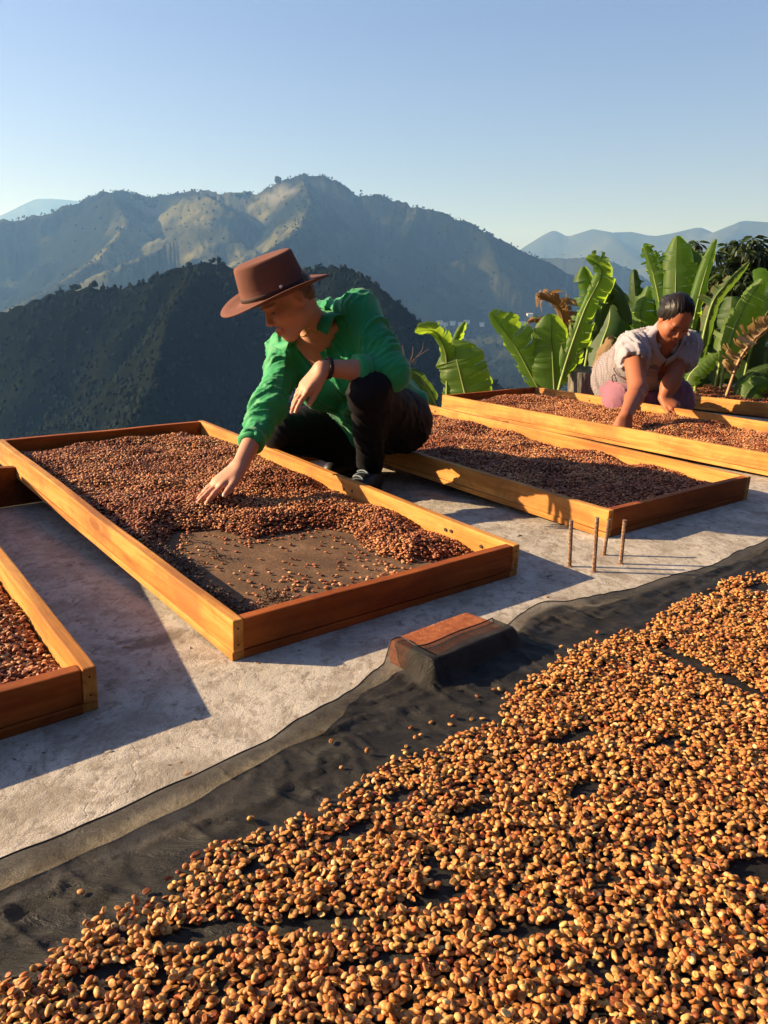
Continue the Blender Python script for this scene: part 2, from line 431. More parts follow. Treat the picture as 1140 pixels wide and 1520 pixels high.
# woods that stand on the far crests, too many and too small to tell apart
def crest_woods():
    t = bmesh.new(); bmesh.ops.create_icosphere(t, subdivisions=1, radius=1.0)
    tv = np.array([v_.co[:] for v_ in t.verts]); tf = np.array([[x.index for x in f.verts] for f in t.faces]); t.free()
    P = []
    for ri, dens, rad in ((0, 6.0, 22), (6, 2.6, 26), (1, 7.0, 25), (12, 14, 20)):
        C = RIDGES[ri][0]
        for a, b in zip(C[:-1], C[1:]):
            L = np.linalg.norm(b[:2] - a[:2]); n = int(L / dens)
            for k in range(n):
                p = a + (b - a) * random.random()
                P.append((p[0] + random.gauss(0, rad * 0.5), p[1] + random.gauss(0, rad * 0.5), 0.36 if ri == 6 else 0.8))
    # scattered crowns over the slopes of the near ridge
    for k in range(5200):
        a = random.uniform(-0.46, 0.22); r = random.uniform(270, 530)
        P.append((r * math.sin(a), r * math.cos(a), 0.42))
    for k in range(1200):
        a = random.uniform(-0.46, 0.2); r = random.uniform(1500, 2500)
        P.append((r * math.sin(a), r * math.cos(a), 0.9))
    P = np.array(P); Z = land_height(P[:, 0], P[:, 1])
    clump = fbm(P[:, 0] / 90, P[:, 1] / 90, 3, 301)
    n = len(P); s = rng.uniform(1.5, 3.6, n) * P[:, 2] * (0.6 + 0.8 * clump); hgt = s * rng.uniform(0.8, 1.5, n)
    V = tv[None] * (1 + 0.35 * rng.standard_normal((n, len(tv), 1)).clip(-1.5, 1.5)) * np.stack([s, s, hgt], -1)[:, None]
    V = V + np.stack([P[:, 0], P[:, 1], Z + hgt * 0.55], -1)[:, None]
    F = (tf[None] + (np.arange(n) * len(tv))[:, None, None]).reshape(-1, 3)
    cbase = np.array([0.010, 0.0135, 0.008]) * rng.uniform(0.6, 1.7, (n, 1, 1)) * np.ones((1, len(tv), 1))
    w = NT('far_foliage'); at = w.n('Attribute'); at.attribute_name = 'col'; w.base(at.outputs['Color']); w.set(Roughness=1.0)
    w.b.inputs['Specular IOR Level'].default_value = 0.0
    o = mk('hill_woods', V.reshape(-1, 3), F, w.m, col=cbase.reshape(-1, 3))
    tag(o, 'dark scattered woods covering the ridges across the valley', 'woods', kind='stuff')
crest_woods()

# a few lone trees one can pick out against the sky on the big mountain
def lone_trees():
    mt = mat_simple('hill_trunk', (0.05, 0.035, 0.025), 0.9)
    mc = mat_simple('hill_crown', (0.028, 0.042, 0.018), 1.0, 0.0)
    specs = [(366, 272, 287, 2470, 'tall lone tree with a round crown on the saddle left of the smoke'),
             (353, 279, 287, 2475, 'small thin tree beside the tall lone tree on the saddle'),
             (203, 282, 291, 2560, 'lone tree just right of the rounded hilltop knoll'),
             (212, 284, 291, 2560, 'second small tree in the dip beside the knoll'),
             (225, 284, 290, 2550, 'bushy crest tree furthest from the knoll along the dip'),
             (412, 262, 272, 2430, 'flat topped tree on the crest directly above the smoke'),
             (536, 282, 291, 2400, 'first crest tree below the summit shoulder on the dark slope')]
    for u, vt, vb, r, lab in specs:
        d = ray(u, vb); hd = math.hypot(d[0], d[1]); x, y = d[0] / hd * r, d[1] / hd * r
        zb = float(land_height(np.array([x]), np.array([y]))[0])
        dt = ray(u, vt); ht = max(12.0, CAM_H + dt[2] / hd * r * (hd / math.hypot(dt[0], dt[1])) - zb)
        ht = min(ht, 45)
        root = empty('hill_tree', (x, y, zb - 2)); tag(root, lab, 'tree', 'lone trees on the mountain crest')
        V, F = tube([(0, 0, 0), (0.3, 0, ht * 0.35), (-0.4, 0, ht * 0.75)], [0.9, 0.7, 0.3], 6); mk('trunk', V, F, mt, root)
        bm = bmesh.new()
        for k in range(9):
            m = Matrix.Translation((random.gauss(0, ht * 0.13), random.gauss(0, ht * 0.13), ht * random.uniform(0.68, 1.0)))
            bmesh.ops.create_icosphere(bm, subdivisions=1, radius=ht * random.uniform(0.1, 0.19), matrix=m)
        for v_ in bm.verts: v_.co += Vector((random.gauss(0, .4), random.gauss(0, .4), random.gauss(0, .4)))
        bm_obj('crown', bm, mc, root)
lone_trees()

# small pale houses of the village in the valley
def village():
    mw = mat_simple('house_wall', (0.72, 0.68, 0.6), 0.9); mr = mat_simple('house_roof', (0.45, 0.4, 0.36), 0.8)
    spots = [(640, 484), (652, 482), (661, 485), (672, 482), (684, 484), (742, 479), (752, 481), (763, 478), (776, 482), (693, 480), (630, 487), (786, 470), (715, 484)]
    for i, (u, v_) in enumerate(spots):
        d = ray(u, v_); best = None
        for r in np.linspace(1100, 3000, 500):
            hd = math.hypot(d[0], d[1]); x, y, z = d[0] / hd * r, d[1] / hd * r, CAM_H + d[2] / hd * r
            if land_height(np.array([x]), np.array([y]))[0] > z: best = (x, y, z); break
        if best is None: continue
        wd, dp, hg = random.uniform(9, 15), random.uniform(7, 10), random.uniform(4, 6)
        root = empty('village_house', (best[0], best[1], best[2] - 1.5)); root.rotation_euler.z = random.uniform(-.5, .5)
        tag(root, 'tiny pale village house on the valley floor below the dark mountain', 'house', 'houses of the valley village')
        bm = bmesh.new(); box_bm(bm, (wd, dp, hg + 3), (0, 0, (hg + 3) / 2)); bm_obj('wall', bm, mw, root)
        e = 0.6; z0 = hg + 3.02
        V = [(-wd / 2 - e, -dp / 2 - e, z0), (wd / 2 + e, -dp / 2 - e, z0), (wd / 2 + e, dp / 2 + e, z0), (-wd / 2 - e, dp / 2 + e, z0), (-wd / 2 - e, 0, z0 + 2), (wd / 2 + e, 0, z0 + 2)]
        mk('roof', V, [(0, 1, 5, 4), (2, 3, 4, 5), (0, 4, 3), (1, 2, 5), (3, 2, 1, 0)], mr, root)
village()

# smoke drifting off a field fire near the summit
def smoke():
    d = ray(415, 290); hd = math.hypot(d[0], d[1]); r = 2330
    c = np.array([d[0] / hd * r, d[1] / hd * r, CAM_H + d[2] / hd * r])
    bm = bmesh.new(); bmesh.ops.create_icosphere(bm, subdivisions=3, radius=1.0)
    for v_ in bm.verts: v_.co = Vector((v_.co.x * 85, v_.co.y * 45, v_.co.z * 42))
    for v_ in bm.verts: v_.co.x -= v_.co.z * 0.9
    m = bpy.data.materials.new('smoke'); m.use_nodes = True; t = m.node_tree
    t.nodes.remove(t.nodes['Principled BSDF'])
    pv = t.nodes.new('ShaderNodeVolumePrincipled'); pv.inputs['Color'].default_value = (0.85, 0.87, 0.9, 1)
    tc = t.nodes.new('ShaderNodeTexCoord'); nz = t.nodes.new('ShaderNodeTexNoise'); nz.inputs['Scale'].default_value = 0.03; nz.inputs['Detail'].default_value = 4
    t.links.new(tc.outputs['Object'], nz.inputs['Vector'])
    ln = t.nodes.new('ShaderNodeVectorMath'); ln.operation = 'LENGTH'; mp = t.nodes.new('ShaderNodeMapping'); mp.inputs['Scale'].default_value = (1 / 85, 1 / 45, 1 / 42)
    t.links.new(tc.outputs['Object'], mp.inputs[0]); t.links.new(mp.outputs[0], ln.inputs[0])
    mr = t.nodes.new('ShaderNodeMapRange'); mr.inputs[1].default_value = 0.2; mr.inputs[2].default_value = 1.0; mr.inputs[3].default_value = 1.0; mr.inputs[4].default_value = 0.0
    t.links.new(ln.outputs['Value'], mr.inputs[0])
    rp = t.nodes.new('ShaderNodeMapRange'); rp.inputs[1].default_value = 0.42; rp.inputs[2].default_value = 0.7; t.links.new(nz.outputs['Fac'], rp.inputs[0])
    mu = t.nodes.new('ShaderNodeMath'); mu.operation = 'MULTIPLY'; t.links.new(mr.outputs[0], mu.inputs[0]); t.links.new(rp.outputs[0], mu.inputs[1])
    m2 = t.nodes.new('ShaderNodeMath'); m2.operation = 'MULTIPLY'; m2.inputs[1].default_value = 0.012; t.links.new(mu.outputs[0], m2.inputs[0])
    t.links.new(m2.outputs[0], pv.inputs['Density']); t.links.new(pv.outputs[0], t.nodes['Material Output'].inputs['Volume'])
    m.cycles.volume_step_rate = 1.0
    o = bm_obj('smoke_plume', bm, m); o.location = V3(c)
    tag(o, 'thin white smoke drifting off a slope fire near the summit', 'smoke', kind='stuff')
smoke()

def haze():
    bm = bmesh.new(); top = LAND_TOP + 60; low = LAND_LOW - 12
    box_bm(bm, (25000, 25000, top - low), (0, 0, (top + low) / 2))
    m = bpy.data.materials.new('haze_air'); m.use_nodes = True; t = m.node_tree
    t.nodes.remove(t.nodes['Principled BSDF'])
    pv = t.nodes.new('ShaderNodeVolumePrincipled')
    pv.inputs['Color'].default_value = (0.20, 0.45, 1.0, 1); pv.inputs['Absorption Color'].default_value = (1, 1, 1, 1); pv.inputs['Density'].default_value = HAZE; pv.inputs['Anisotropy'].default_value = 0.2
    t.links.new(pv.outputs[0], t.nodes['Material Output'].inputs['Volume'])
    o = bm_obj('haze', bm, m); tag(o, 'blue valley haze filling the air between the slab and the mountains', 'haze', kind='stuff')
HAZE = 1.75e-4
haze()
# ------------------------------------------------------------------ drying trays
TW, TH = 0.729, 0.0773
TLS = [1.619, 1.619, 1.619, 2.02, 2.02]           # tray lengths
BT = 0.021                                       # board thickness
TRAYS = [  # near left bottom corner, yaw, tilt
    ((-1.007, 0.620, 0.0), 39.02, 6.55), ((-0.264, 1.244, 0.0), 38.41, 3.76), ((0.596, 1.993, 0.0), 37.35, 2.77),
    ((1.294, 2.886, 0.001), 37.48, 2.47), ((2.410, 3.957, 0.0), 37.82, 0.57)]
def lengthen(t, d):               # the two far trays are longer and reach out of the frame
    (x, y, z), yaw, tilt = t; a = math.radians(yaw); return ((x + math.sin(a) * d, y - math.cos(a) * d, z), yaw, tilt)
TRAYS[3] = lengthen(TRAYS[3], 0.40); TRAYS[4] = lengthen(TRAYS[4], 0.40)
TRAYS[3] = (TRAYS[3][0], TRAYS[3][1], 2.0); TRAYS[4] = (TRAYS[4][0], TRAYS[4][1], 0.5)
def tray_mat(i):
    p, yaw, tilt = TRAYS[i]
    return Matrix.Translation(p) @ Matrix.Rotation(math.radians(yaw), 4, 'Z') @ Matrix.Rotation(math.radians(tilt), 4, 'X')
def tray_px(i, u, v_, z=0.02):                    # pixel -> tray's own x, y on its level z
    m = np.array(tray_mat(i)); R = m[:3, :3]; o = m[:3, 3]
    d = R.T @ ray(u, v_); c = R.T @ (np.array([0, 0, CAM_H]) - o)
    t = (z - c[2]) / d[2]; q = c + d * t
    return q[:2]
def to_world(i, Q):
    m = np.array(tray_mat(i)); return Q @ m[:3, :3].T + m[:3, 3]

M_WOOD = mat_wood('pine_wood')
M_WOOD_SHADE = mat_wood('pine_shaded_end', (0.62, 0.36, 0.28))  # tray ends: the same pine, with their shade darkened into the tone
M_NAIL = mat_simple('dark_nail', (0.035, 0.025, 0.02), 0.6, 0.4)
def mat_floor():
    w = NT('tray_floor'); v = w.mapped('Object')
    n = w.noise(v, 14, 6, 0.65); n2 = w.noise(v, 160, 4, 0.7)
    c = w.ramp(n, [(0.3, (0.075, 0.038, 0.02)), (0.55, (0.155, 0.083, 0.043)), (0.75, (0.24, 0.14, 0.08))])
    c = w.mix(w.ramp(n2, [(0.4, (0, 0, 0)), (0.62, (0.7, 0.7, 0.7))]), c, (0.07, 0.05, 0.034))
    w.base(c); w.set(Roughness=0.85); w.b.inputs['Specular IOR Level'].default_value = 0.2; w.bump(n2, 0.5, 0.003); return w.m
M_FLOOR = mat_floor()

def board(name, parent, a, b, th, z0, z1, mat, bev=0.0028, up_side=0):
    """board from local point a to b (xy), thickness th centred on that line"""
    a = Vector((a[0], a[1], 0)); b = Vector((b[0], b[1], 0)); L = (b - a).length
    bm = bmesh.new(); h = z1 - z0
    r = bmesh.ops.create_cube(bm, size=1.0)
    for v in bm.verts: v.co = Vector((v.co.x * L, v.co.y * th, v.co.z * h))
    es = [e for e in bm.edges if abs(e.verts[0].co.x - e.verts[1].co.x) < 1e-6 or True]
    bmesh.ops.bevel(bm, geom=list(bm.edges), offset=bev, segments=2, affect='EDGES', profile=0.6)
    # a few cuts along the length so the edge can wander like a sawn board
    for k in range(1, 14):
        x = -L / 2 + L * k / 14
        bmesh.ops.bisect_plane(bm, geom=list(bm.verts) + list(bm.edges) + list(bm.faces), plane_co=(x, 0, 0), plane_no=(1, 0, 0))
    sd = random.random() * 100
    for v in bm.verts:
        t = v.co.x * 5 + sd
        n = float(vnoise(np.array([t]), np.array([sd]), 3)[0] - 0.5)
        if v.co.z > 0: v.co.z += n * 0.0035
        v.co.y += float(vnoise(np.array([t * 0.5]), np.array([sd + 9]), 4)[0] - 0.5) * 0.003
    o = bm_obj(name, bm, mat, parent)
    o.location = ((a.x + b.x) / 2, (a.y + b.y) / 2, (z0 + z1) / 2)
    o.rotation_euler = (0, 0, math.atan2(b.y - a.y, b.x - a.x))
    return o

TRAY_LABELS = [
    'pine drying tray whose shaded end board fills the slab corner beside the squatting woman\'s tray',
    'pine drying tray with a bare brown patch swept clean among its beans',
    'pine drying tray standing beside the four rusty rebar stubs',
    'pine drying tray the kneeling woman in the grey blouse works in',
    'furthest pine drying tray behind the kneeling woman, against the banana leaves']
TRAY_LABELS[0] = 'pine drying tray lying next to the tray with the swept bare patch'
NAILS = {1: [(1, 0.205, 0.052), (1, 0.225, 0.05), (1, 0.10, 0.045), (1, 0.62, 0.05), (1, 0.66, 0.045)], 2: [(1, 1.56, 0.055), (1, 1.58, 0.048), (1, 1.54, 0.045), (1, 1.52, 0.056)], 3: [(1, 1.85, 0.055), (1, 1.6, 0.05)]}
for i in range(5):
    TL = TLS[i]
    t = empty('drying_tray'); t.matrix_world = tray_mat(i)
    tag(t, TRAY_LABELS[i], 'tray', 'wooden bean drying trays on the roof slab')
    h2 = BT / 2; zb = 0.0165
    for s, x in ((0, h2), (1, TW - h2)):
        board('side_board', t, (x, 0), (x, TL), BT, zb, TH, M_WOOD)
        board('batten', t, (x, 0.002), (x, TL - 0.002), BT + 0.003, 0.0, zb - 0.0006, M_WOOD, 0.0018)
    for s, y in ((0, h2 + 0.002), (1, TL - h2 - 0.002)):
        board('end_board', t, (BT, y), (TW - BT, y), BT, zb, TH - 0.001, M_WOOD_SHADE)
        board('batten', t, (BT + .002, y), (TW - BT - .002, y), BT + 0.002, 0.0, zb - 0.0006, M_WOOD_SHADE, 0.0018)
    bm = bmesh.new(); box_bm(bm, (TW - 2 * BT - .004, TL - 2 * BT - .008, 0.004), (TW / 2, TL / 2, 0.0135))
    bm_obj('floor_panel', bm, M_FLOOR, t)
    for (s, y, z) in NAILS.get(i, []):
        bm = bmesh.new()
        xin = (TW - BT) if s else BT
        bmesh.ops.create_cone(bm, cap_ends=True, segments=8, radius1=0.0045, radius2=0.004, depth=0.004,
                              matrix=Matrix.Translation((xin, y, z)) @ Matrix.Rotation(math.pi / 2, 4, 'Y'))
        bm_obj('nail', bm, M_NAIL, t)
    for k, (x, y) in enumerate(((h2, -0.0004), (TW - h2, -0.0004))):      # nail heads at the near corners
        for z in (0.03, 0.062):
            bm = bmesh.new()
            bmesh.ops.create_cone(bm, cap_ends=True, segments=8, radius1=0.0019, radius2=0.0017, depth=0.002,
                                  matrix=Matrix.Translation((x, y, z)) @ Matrix.Rotation(math.pi / 2, 4, 'X'))
            bm_obj('nail', bm, M_NAIL, t)

# boards along the slab's far edge that the raised tray ends rest on
def support_boards():
    def rest_z(i, p):     # underside of tray i above ground point p
        m = tray_mat(i); inv = m.inverted(); q = inv @ Vector((p[0], p[1], 0)); return (m @ Vector((TW / 2, q.y, 0))).z
    base = np.array([-1.177, 2.298]) + EDGE_N * 0.02
    def pt(s): return base + EDGE_D * s
    def s_of(i):          # middle of the tray on the edge line
        m = tray_mat(i)
        a = np.array((m @ Vector((TW / 2, 0, 0)))[:2]); d = np.array((m @ Vector((TW / 2, 1, 0)))[:2]) - a
        A = np.array([EDGE_D, -d]).T; s, tt = np.linalg.solve(A, a - base); return s, (m @ Vector((TW / 2, tt, 0))).z
    S = [s_of(i) for i in range(5)]
    marks = [(S[0][0] - 0.6, S[0][1] + 0.045)] + S + [(S[4][0] + 0.8, S[4][1] + 0.0)]
    mt = mat_wood('old_dark_wood', (0.30, 0.21, 0.18))
    labs = ['dark weathered board on edge propping the tray beside the bare patch tray', 'dark weathered board on edge behind the squatting woman\'s feet', 'dark weathered board on edge under the kneeling woman\'s tray', 'low dark weathered board on edge under the furthest tray']
    segs = [(0, 2), (2, 3), (3, 4), (4, 6)]
    segs = [((marks[0][0], marks[0][1]), (S[1][0] + 0.10, S[1][1])), ((S[1][0] + 0.105, S[1][1]), (S[2][0] + 0.1, S[2][1])), ((S[2][0] + 0.105, S[2][1]), (S[3][0] + 0.1, S[3][1])), ((S[3][0] + 0.105, S[3][1] - .006), (S[4][0] + 0.6, S[4][1] - 0.002))]
    for (s0, z0), (s1, z1), lab in [(a, b, l) for (a, b), l in zip(segs, labs)]:
        a = pt(s0); b = pt(s1); n = EDGE_N * 0.017
        gap = 0.006
        V = []
        for p, zt in ((a, z0), (b, z1)):
            for sg in (-1, 1):
                V += [(p[0] + sg * n[0], p[1] + sg * n[1], gap if zt > .02 else 0.001), (p[0] + sg * n[0], p[1] + sg * n[1], zt)]
        F = [(0, 1, 5, 4), (2, 6, 7, 3), (1, 3, 7, 5), (0, 4, 6, 2), (0, 2, 3, 1), (4, 5, 7, 6)]
        root = empty('support_board', (0, 0, 0)); tag(root, lab, 'board', 'boards propping the tray ends')
        mk('plank', V, F, mt, root)
        for f in (0.12, 0.88):
            p = a + (b - a) * f
            bm = bmesh.new(); box_bm(bm, (0.05, 0.05, 0.007), (p[0], p[1], 0.0035), 0.001, 1); bm_obj('shim', bm, mt, root)
support_boards()

# ------------------------------------------------------------------ coffee beans
def bean_template(seg, rings):
    """a coffee bean: domed back, flat face with a groove along it"""
    V = [(-0.5, 0, 0)]
    for j in range(1, rings + 1):
        t = -math.cos(math.pi * j / (rings + 1)); r = math.sin(math.pi * j / (rings + 1)) ** 0.85
        for k in range(seg):
            a = 2 * math.pi * k / seg
            y = math.cos(a) * r * 0.38; sn = math.sin(a)
            if sn >= 0: z = sn ** 0.9 * r * 0.27
            else: z = -0.085 * r * min(1.0, (-sn) ** 0.5 * 1.1) + 0.085 * r * math.exp(-((y - 0.02 * math.sin(t * 4)) / 0.055) ** 2)
            V.append((t * 0.5, y, z))
    V.append((0.5, 0, 0)); F = []
    for k in range(seg): F.append((0, 1 + (k + 1) % seg, 1 + k))
    for j in range(rings - 1):
        for k in range(seg):
            a = 1 + j * seg + k; b = 1 + j * seg + (k + 1) % seg; c = a + seg; d = b + seg
            F += [(a, b, d), (a, d, c)]
    e = len(V) - 1
    for k in range(seg): F.append((e, 1 + (rings - 1) * seg + k, 1 + (rings - 1) * seg + (k + 1) % seg))
    return np.array(V), np.array(F)
def husk_template(seed):
    """a curled shred of parchment skin"""
    r = np.random.default_rng(seed); V = []; F = []; nu, nv = 6, 4
    for i in range(nu):
        for j in range(nv):
            t = i / (nu - 1) - 0.5; q = j / (nv - 1) - 0.5; wd = 0.36 * (1 - (2 * t) ** 2 * r.uniform(0.5, 0.9)) + 0.03
            a = q * 2.4; V.append((t + 0.05 * r.normal(), math.sin(a) * wd, (1 - math.cos(a)) * wd + 0.25 * t * t + 0.02 * r.normal()))
    n = len(V); V += [(x, y, z - 0.03) for x, y, z in V]; g = grid_faces(nu, nv)
    for q in g: F += [(q[0], q[1], q[2]), (q[0], q[2], q[3]), (n + q[2], n + q[1], n + q[0]), (n + q[3], n + q[2], n + q[0])]
    return np.array(V), np.array(F)
BEAN_HI = bean_template(14, 7); BEAN_MID = bean_template(9, 4); BEAN_LO = bean_template(5, 2)

_TEMPL = {}
def template_mesh(key, tm, mat):
    if key not in _TEMPL:
        o = mk('bean_shape', tm[0], tm[1], mat, smooth=True); COL.objects.unlink(o); _TEMPL[key] = o
    return _TEMPL[key]
def scatter(name, P, R, size, cols, key, tm, mat):
    """ONE object: points that each carry turn, size and tint, with the bean set on them by geometry nodes"""
    n = len(P); me = bpy.data.meshes.new(name); me.vertices.add(n); me.vertices.foreach_set('co', np.asarray(P, np.float32).ravel())
    eul = np.stack([np.arctan2(R[:, 2, 1], R[:, 2, 2]), -np.arcsin(np.clip(R[:, 2, 0], -1, 1)), np.arctan2(R[:, 1, 0], R[:, 0, 0])], -1)
    for nm, arr in (('turn', eul), ('bsize', size), ('tint', cols)):
        a = me.attributes.new(nm, 'FLOAT_VECTOR', 'POINT'); a.data.foreach_set('vector', np.asarray(arr, np.float32).ravel())
    o = bpy.data.objects.new(name, me); COL.objects.link(o)
    g = bpy.data.node_groups.new('set_beans', 'GeometryNodeTree')
    g.interface.new_socket('Geometry', in_out='INPUT', socket_type='NodeSocketGeometry'); g.interface.new_socket('Geometry', in_out='OUTPUT', socket_type='NodeSocketGeometry')
    N = g.nodes.new; gi = N('NodeGroupInput'); go = N('NodeGroupOutput'); m2p = N('GeometryNodeMeshToPoints'); iop = N('GeometryNodeInstanceOnPoints'); oi = N('GeometryNodeObjectInfo')
    oi.inputs['Object'].default_value = template_mesh(key, tm, mat)
    def attr(nm):
        a = N('GeometryNodeInputNamedAttribute'); a.data_type = 'FLOAT_VECTOR'; a.inputs['Name'].default_value = nm; return a.outputs['Attribute']
    e2r = N('FunctionNodeEulerToRotation'); lk = g.links.new
    lk(gi.outputs[0], m2p.inputs['Mesh']); lk(m2p.outputs[0], iop.inputs['Points']); lk(oi.outputs['Geometry'], iop.inputs['Instance'])
    lk(attr('turn'), e2r.inputs[0]); lk(e2r.outputs[0], iop.inputs['Rotation']); lk(attr('bsize'), iop.inputs['Scale']); lk(iop.outputs[0], go.inputs[0])
    md = o.modifiers.new('beans', 'NODES'); md.node_group = g
    return o

def rot_mats(n, tilt, flip):
    """random yaw, tilt around a random level axis, some beans lying on their back"""
    yaw = rng.uniform(0, 2 * np.pi, n); ax = rng.uniform(0, 2 * np.pi, n); tl = rng.normal(0, 1, n) * tilt
    fl = (rng.random(n) < flip) * np.pi
    def Rz(a): c, s = np.cos(a), np.sin(a); z = np.zeros_like(a); o = z + 1; return np.stack([np.stack([c, -s, z], -1), np.stack([s, c, z], -1), np.stack([z, z, o], -1)], -2)
    def Rx(a): c, s = np.cos(a), np.sin(a); z = np.zeros_like(a); o = z + 1; return np.stack([np.stack([o, z, z], -1), np.stack([z, c, -s], -1), np.stack([z, s, c], -1)], -2)
    return Rz(ax) @ Rx(tl) @ Rz(yaw - ax) @ Rx(fl)
def settle(X, Y, R, size, base, x0, y0, cell, nx, ny):
    """drop beans one after another on a height grid"""
    Hh = np.zeros((nx, ny), np.float32); Z = np.zeros(len(X))
    ext = np.abs(R[:, 2, 0]) * 0.5 * size[:, 0] + np.abs(R[:, 2, 1]) * 0.37 * size[:, 1] + np.abs(R[:, 2, 2]) * 0.2 * size[:, 2]
    rad = np.sqrt((R[:, 0, 0] ** 2 + R[:, 1, 0] ** 2)) * 0.5 * size[:, 0] * 0.62
    for k in range(len(X)):
        i = int((X[k] - x0) / cell); j = int((Y[k] - y0) / cell); w_ = max(1, int(rad[k] / cell))
        i0, i1, j0, j1 = max(0, i - w_), min(nx, i + w_ + 1), max(0, j - w_), min(ny, j + w_ + 1)
        if i0 >= i1 or j0 >= j1: continue
        sub = Hh[i0:i1, j0:j1]
        top = float(sub.mean()) * 0.55 + float(sub.max()) * 0.3
        Z[k] = top + ext[k]
        sub[...] = np.maximum(sub, top + ext[k] * 1.55)
    return Z
def bean_mesh(tmpl, P, R, size):
    tv, tf = tmpl; n = len(P)
    L = tv[None] * size[:, None, :]
    jit = 1 + 0.06 * rng.standard_normal((n, len(tv), 1))
    V = np.einsum('nij,nkj->nki', R, L * jit) + P[:, None]
    F = (tf[None] + (np.arange(n) * len(tv))[:, None, None]).reshape(-1, 3)
    return V.reshape(-1, 3), F
def bean_cols(n, palette, weights):
    pal = np.array(palette); idx = rng.choice(len(pal), n, p=np.array(weights) / sum(weights))
    c = pal[idx] * rng.uniform(0.70, 1.16, (n, 1)) * (1 + 0.06 * rng.standard_normal((n, 3)))
    return np.clip(c, 0.005, 0.9)
def mat_bean(name, gloss=0.45, inst=True):
    w = NT(name); at = w.n('Attribute')
    at.attribute_name = 'tint' if inst else 'col'
    if inst: at.attribute_type = 'INSTANCER'
    geo = w.n('NewGeometry'); v = geo.outputs['Position']; n = w.noise(v, 900, 3, 0.6); n2 = w.noise(v, 230, 3, 0.6)
    c = w.mix(1.0, at.outputs['Color'], w.ramp(n2, [(0.3, (0.60, 0.52, 0.46)), (0.66, (1.15, 1.15, 1.15))]), 'MULTIPLY')
    c = w.mix(w.ramp(n, [(0.6, (0, 0, 0)), (0.75, (0.35, 0.35, 0.35))]), c, (0.16, 0.06, 0.02))
    w.base(c); w.set(Roughness=gloss); w.b.inputs['Specular IOR Level'].default_value = 0.3
    w.bump(n, 0.2, 0.0006); return w.m
M_BEAN = mat_bean('parchment_bean', 0.5)
M_BEAN_OWN = mat_bean('single_bean', 0.5, False)
M_BEAN_T = mat_bean('husk_bean', 0.55)
def mat_bed():
    w = NT('bean_bed'); v = w.mapped('Object'); n = w.noise(v, 260, 4, 0.7); w.base(w.ramp(n, [(0.35, (0.03, 0.012, 0.007)), (0.65, (0.16, 0.06, 0.028))])); w.set(Roughness=0.9); w.bump(n, 0.9, 0.006); return w.m
M_BED = mat_bed()
PAL_GOLD = [(0.47, 0.235, 0.066), (0.38, 0.16, 0.038), (0.58, 0.33, 0.11), (0.25, 0.075, 0.018), (0.64, 0.44, 0.20), (0.15, 0.038, 0.012), (0.43, 0.115, 0.024)]
W_GOLD = [34, 33, 10, 12, 2, 5, 4]
PAL_RED = [(0.46, 0.20, 0.085), (0.36, 0.14, 0.055), (0.56, 0.28, 0.13), (0.20, 0.07, 0.03), (0.62, 0.40, 0.22), (0.11, 0.038, 0.02)]
W_RED = [30, 27, 18, 14, 5, 6]

def poly_mask(X, Y, poly):
    poly = np.asarray(poly); ins = np.zeros(X.shape, bool); j = len(poly) - 1
    for i in range(len(poly)):
        xi, yi = poly[i]; xj, yj = poly[j]
        c = ((yi > Y) != (yj > Y)) & (X < (xj - xi) * (Y - yi) / (yj - yi + 1e-12) + xi); ins ^= c; j = i
    return ins
def poly_dist(X, Y, poly):
    poly = np.asarray(poly); d = np.full(X.shape, 1e9)
    for a, b in zip(poly, np.roll(poly, -1, 0)):
        ab = b - a; t = np.clip(((X - a[0]) * ab[0] + (Y - a[1]) * ab[1]) / (ab @ ab + 1e-12), 0, 1)
        d = np.minimum(d, np.hypot(X - a[0] - t * ab[0], Y - a[1] - t * ab[1]))
    return d
BARE1 = [tray_px(1, *p) for p in [(350, 925), (330, 890), (285, 850), (262, 812), (270, 790), (300, 789), (361, 803), (409, 797), (466, 787), (498, 791), (522, 807), (559, 829), (600, 842), (660, 838), (705, 828), (690, 850), (520, 890), (380, 925)]]
FINE1 = [tray_px(1, *p) for p in [(255, 820), (300, 835), (315, 862), (285, 880), (250, 850)]] 
FINE1b = [tray_px(1, *p) for p in [(310, 880), (350, 878), (352, 895), (330, 908), (312, 900)]]
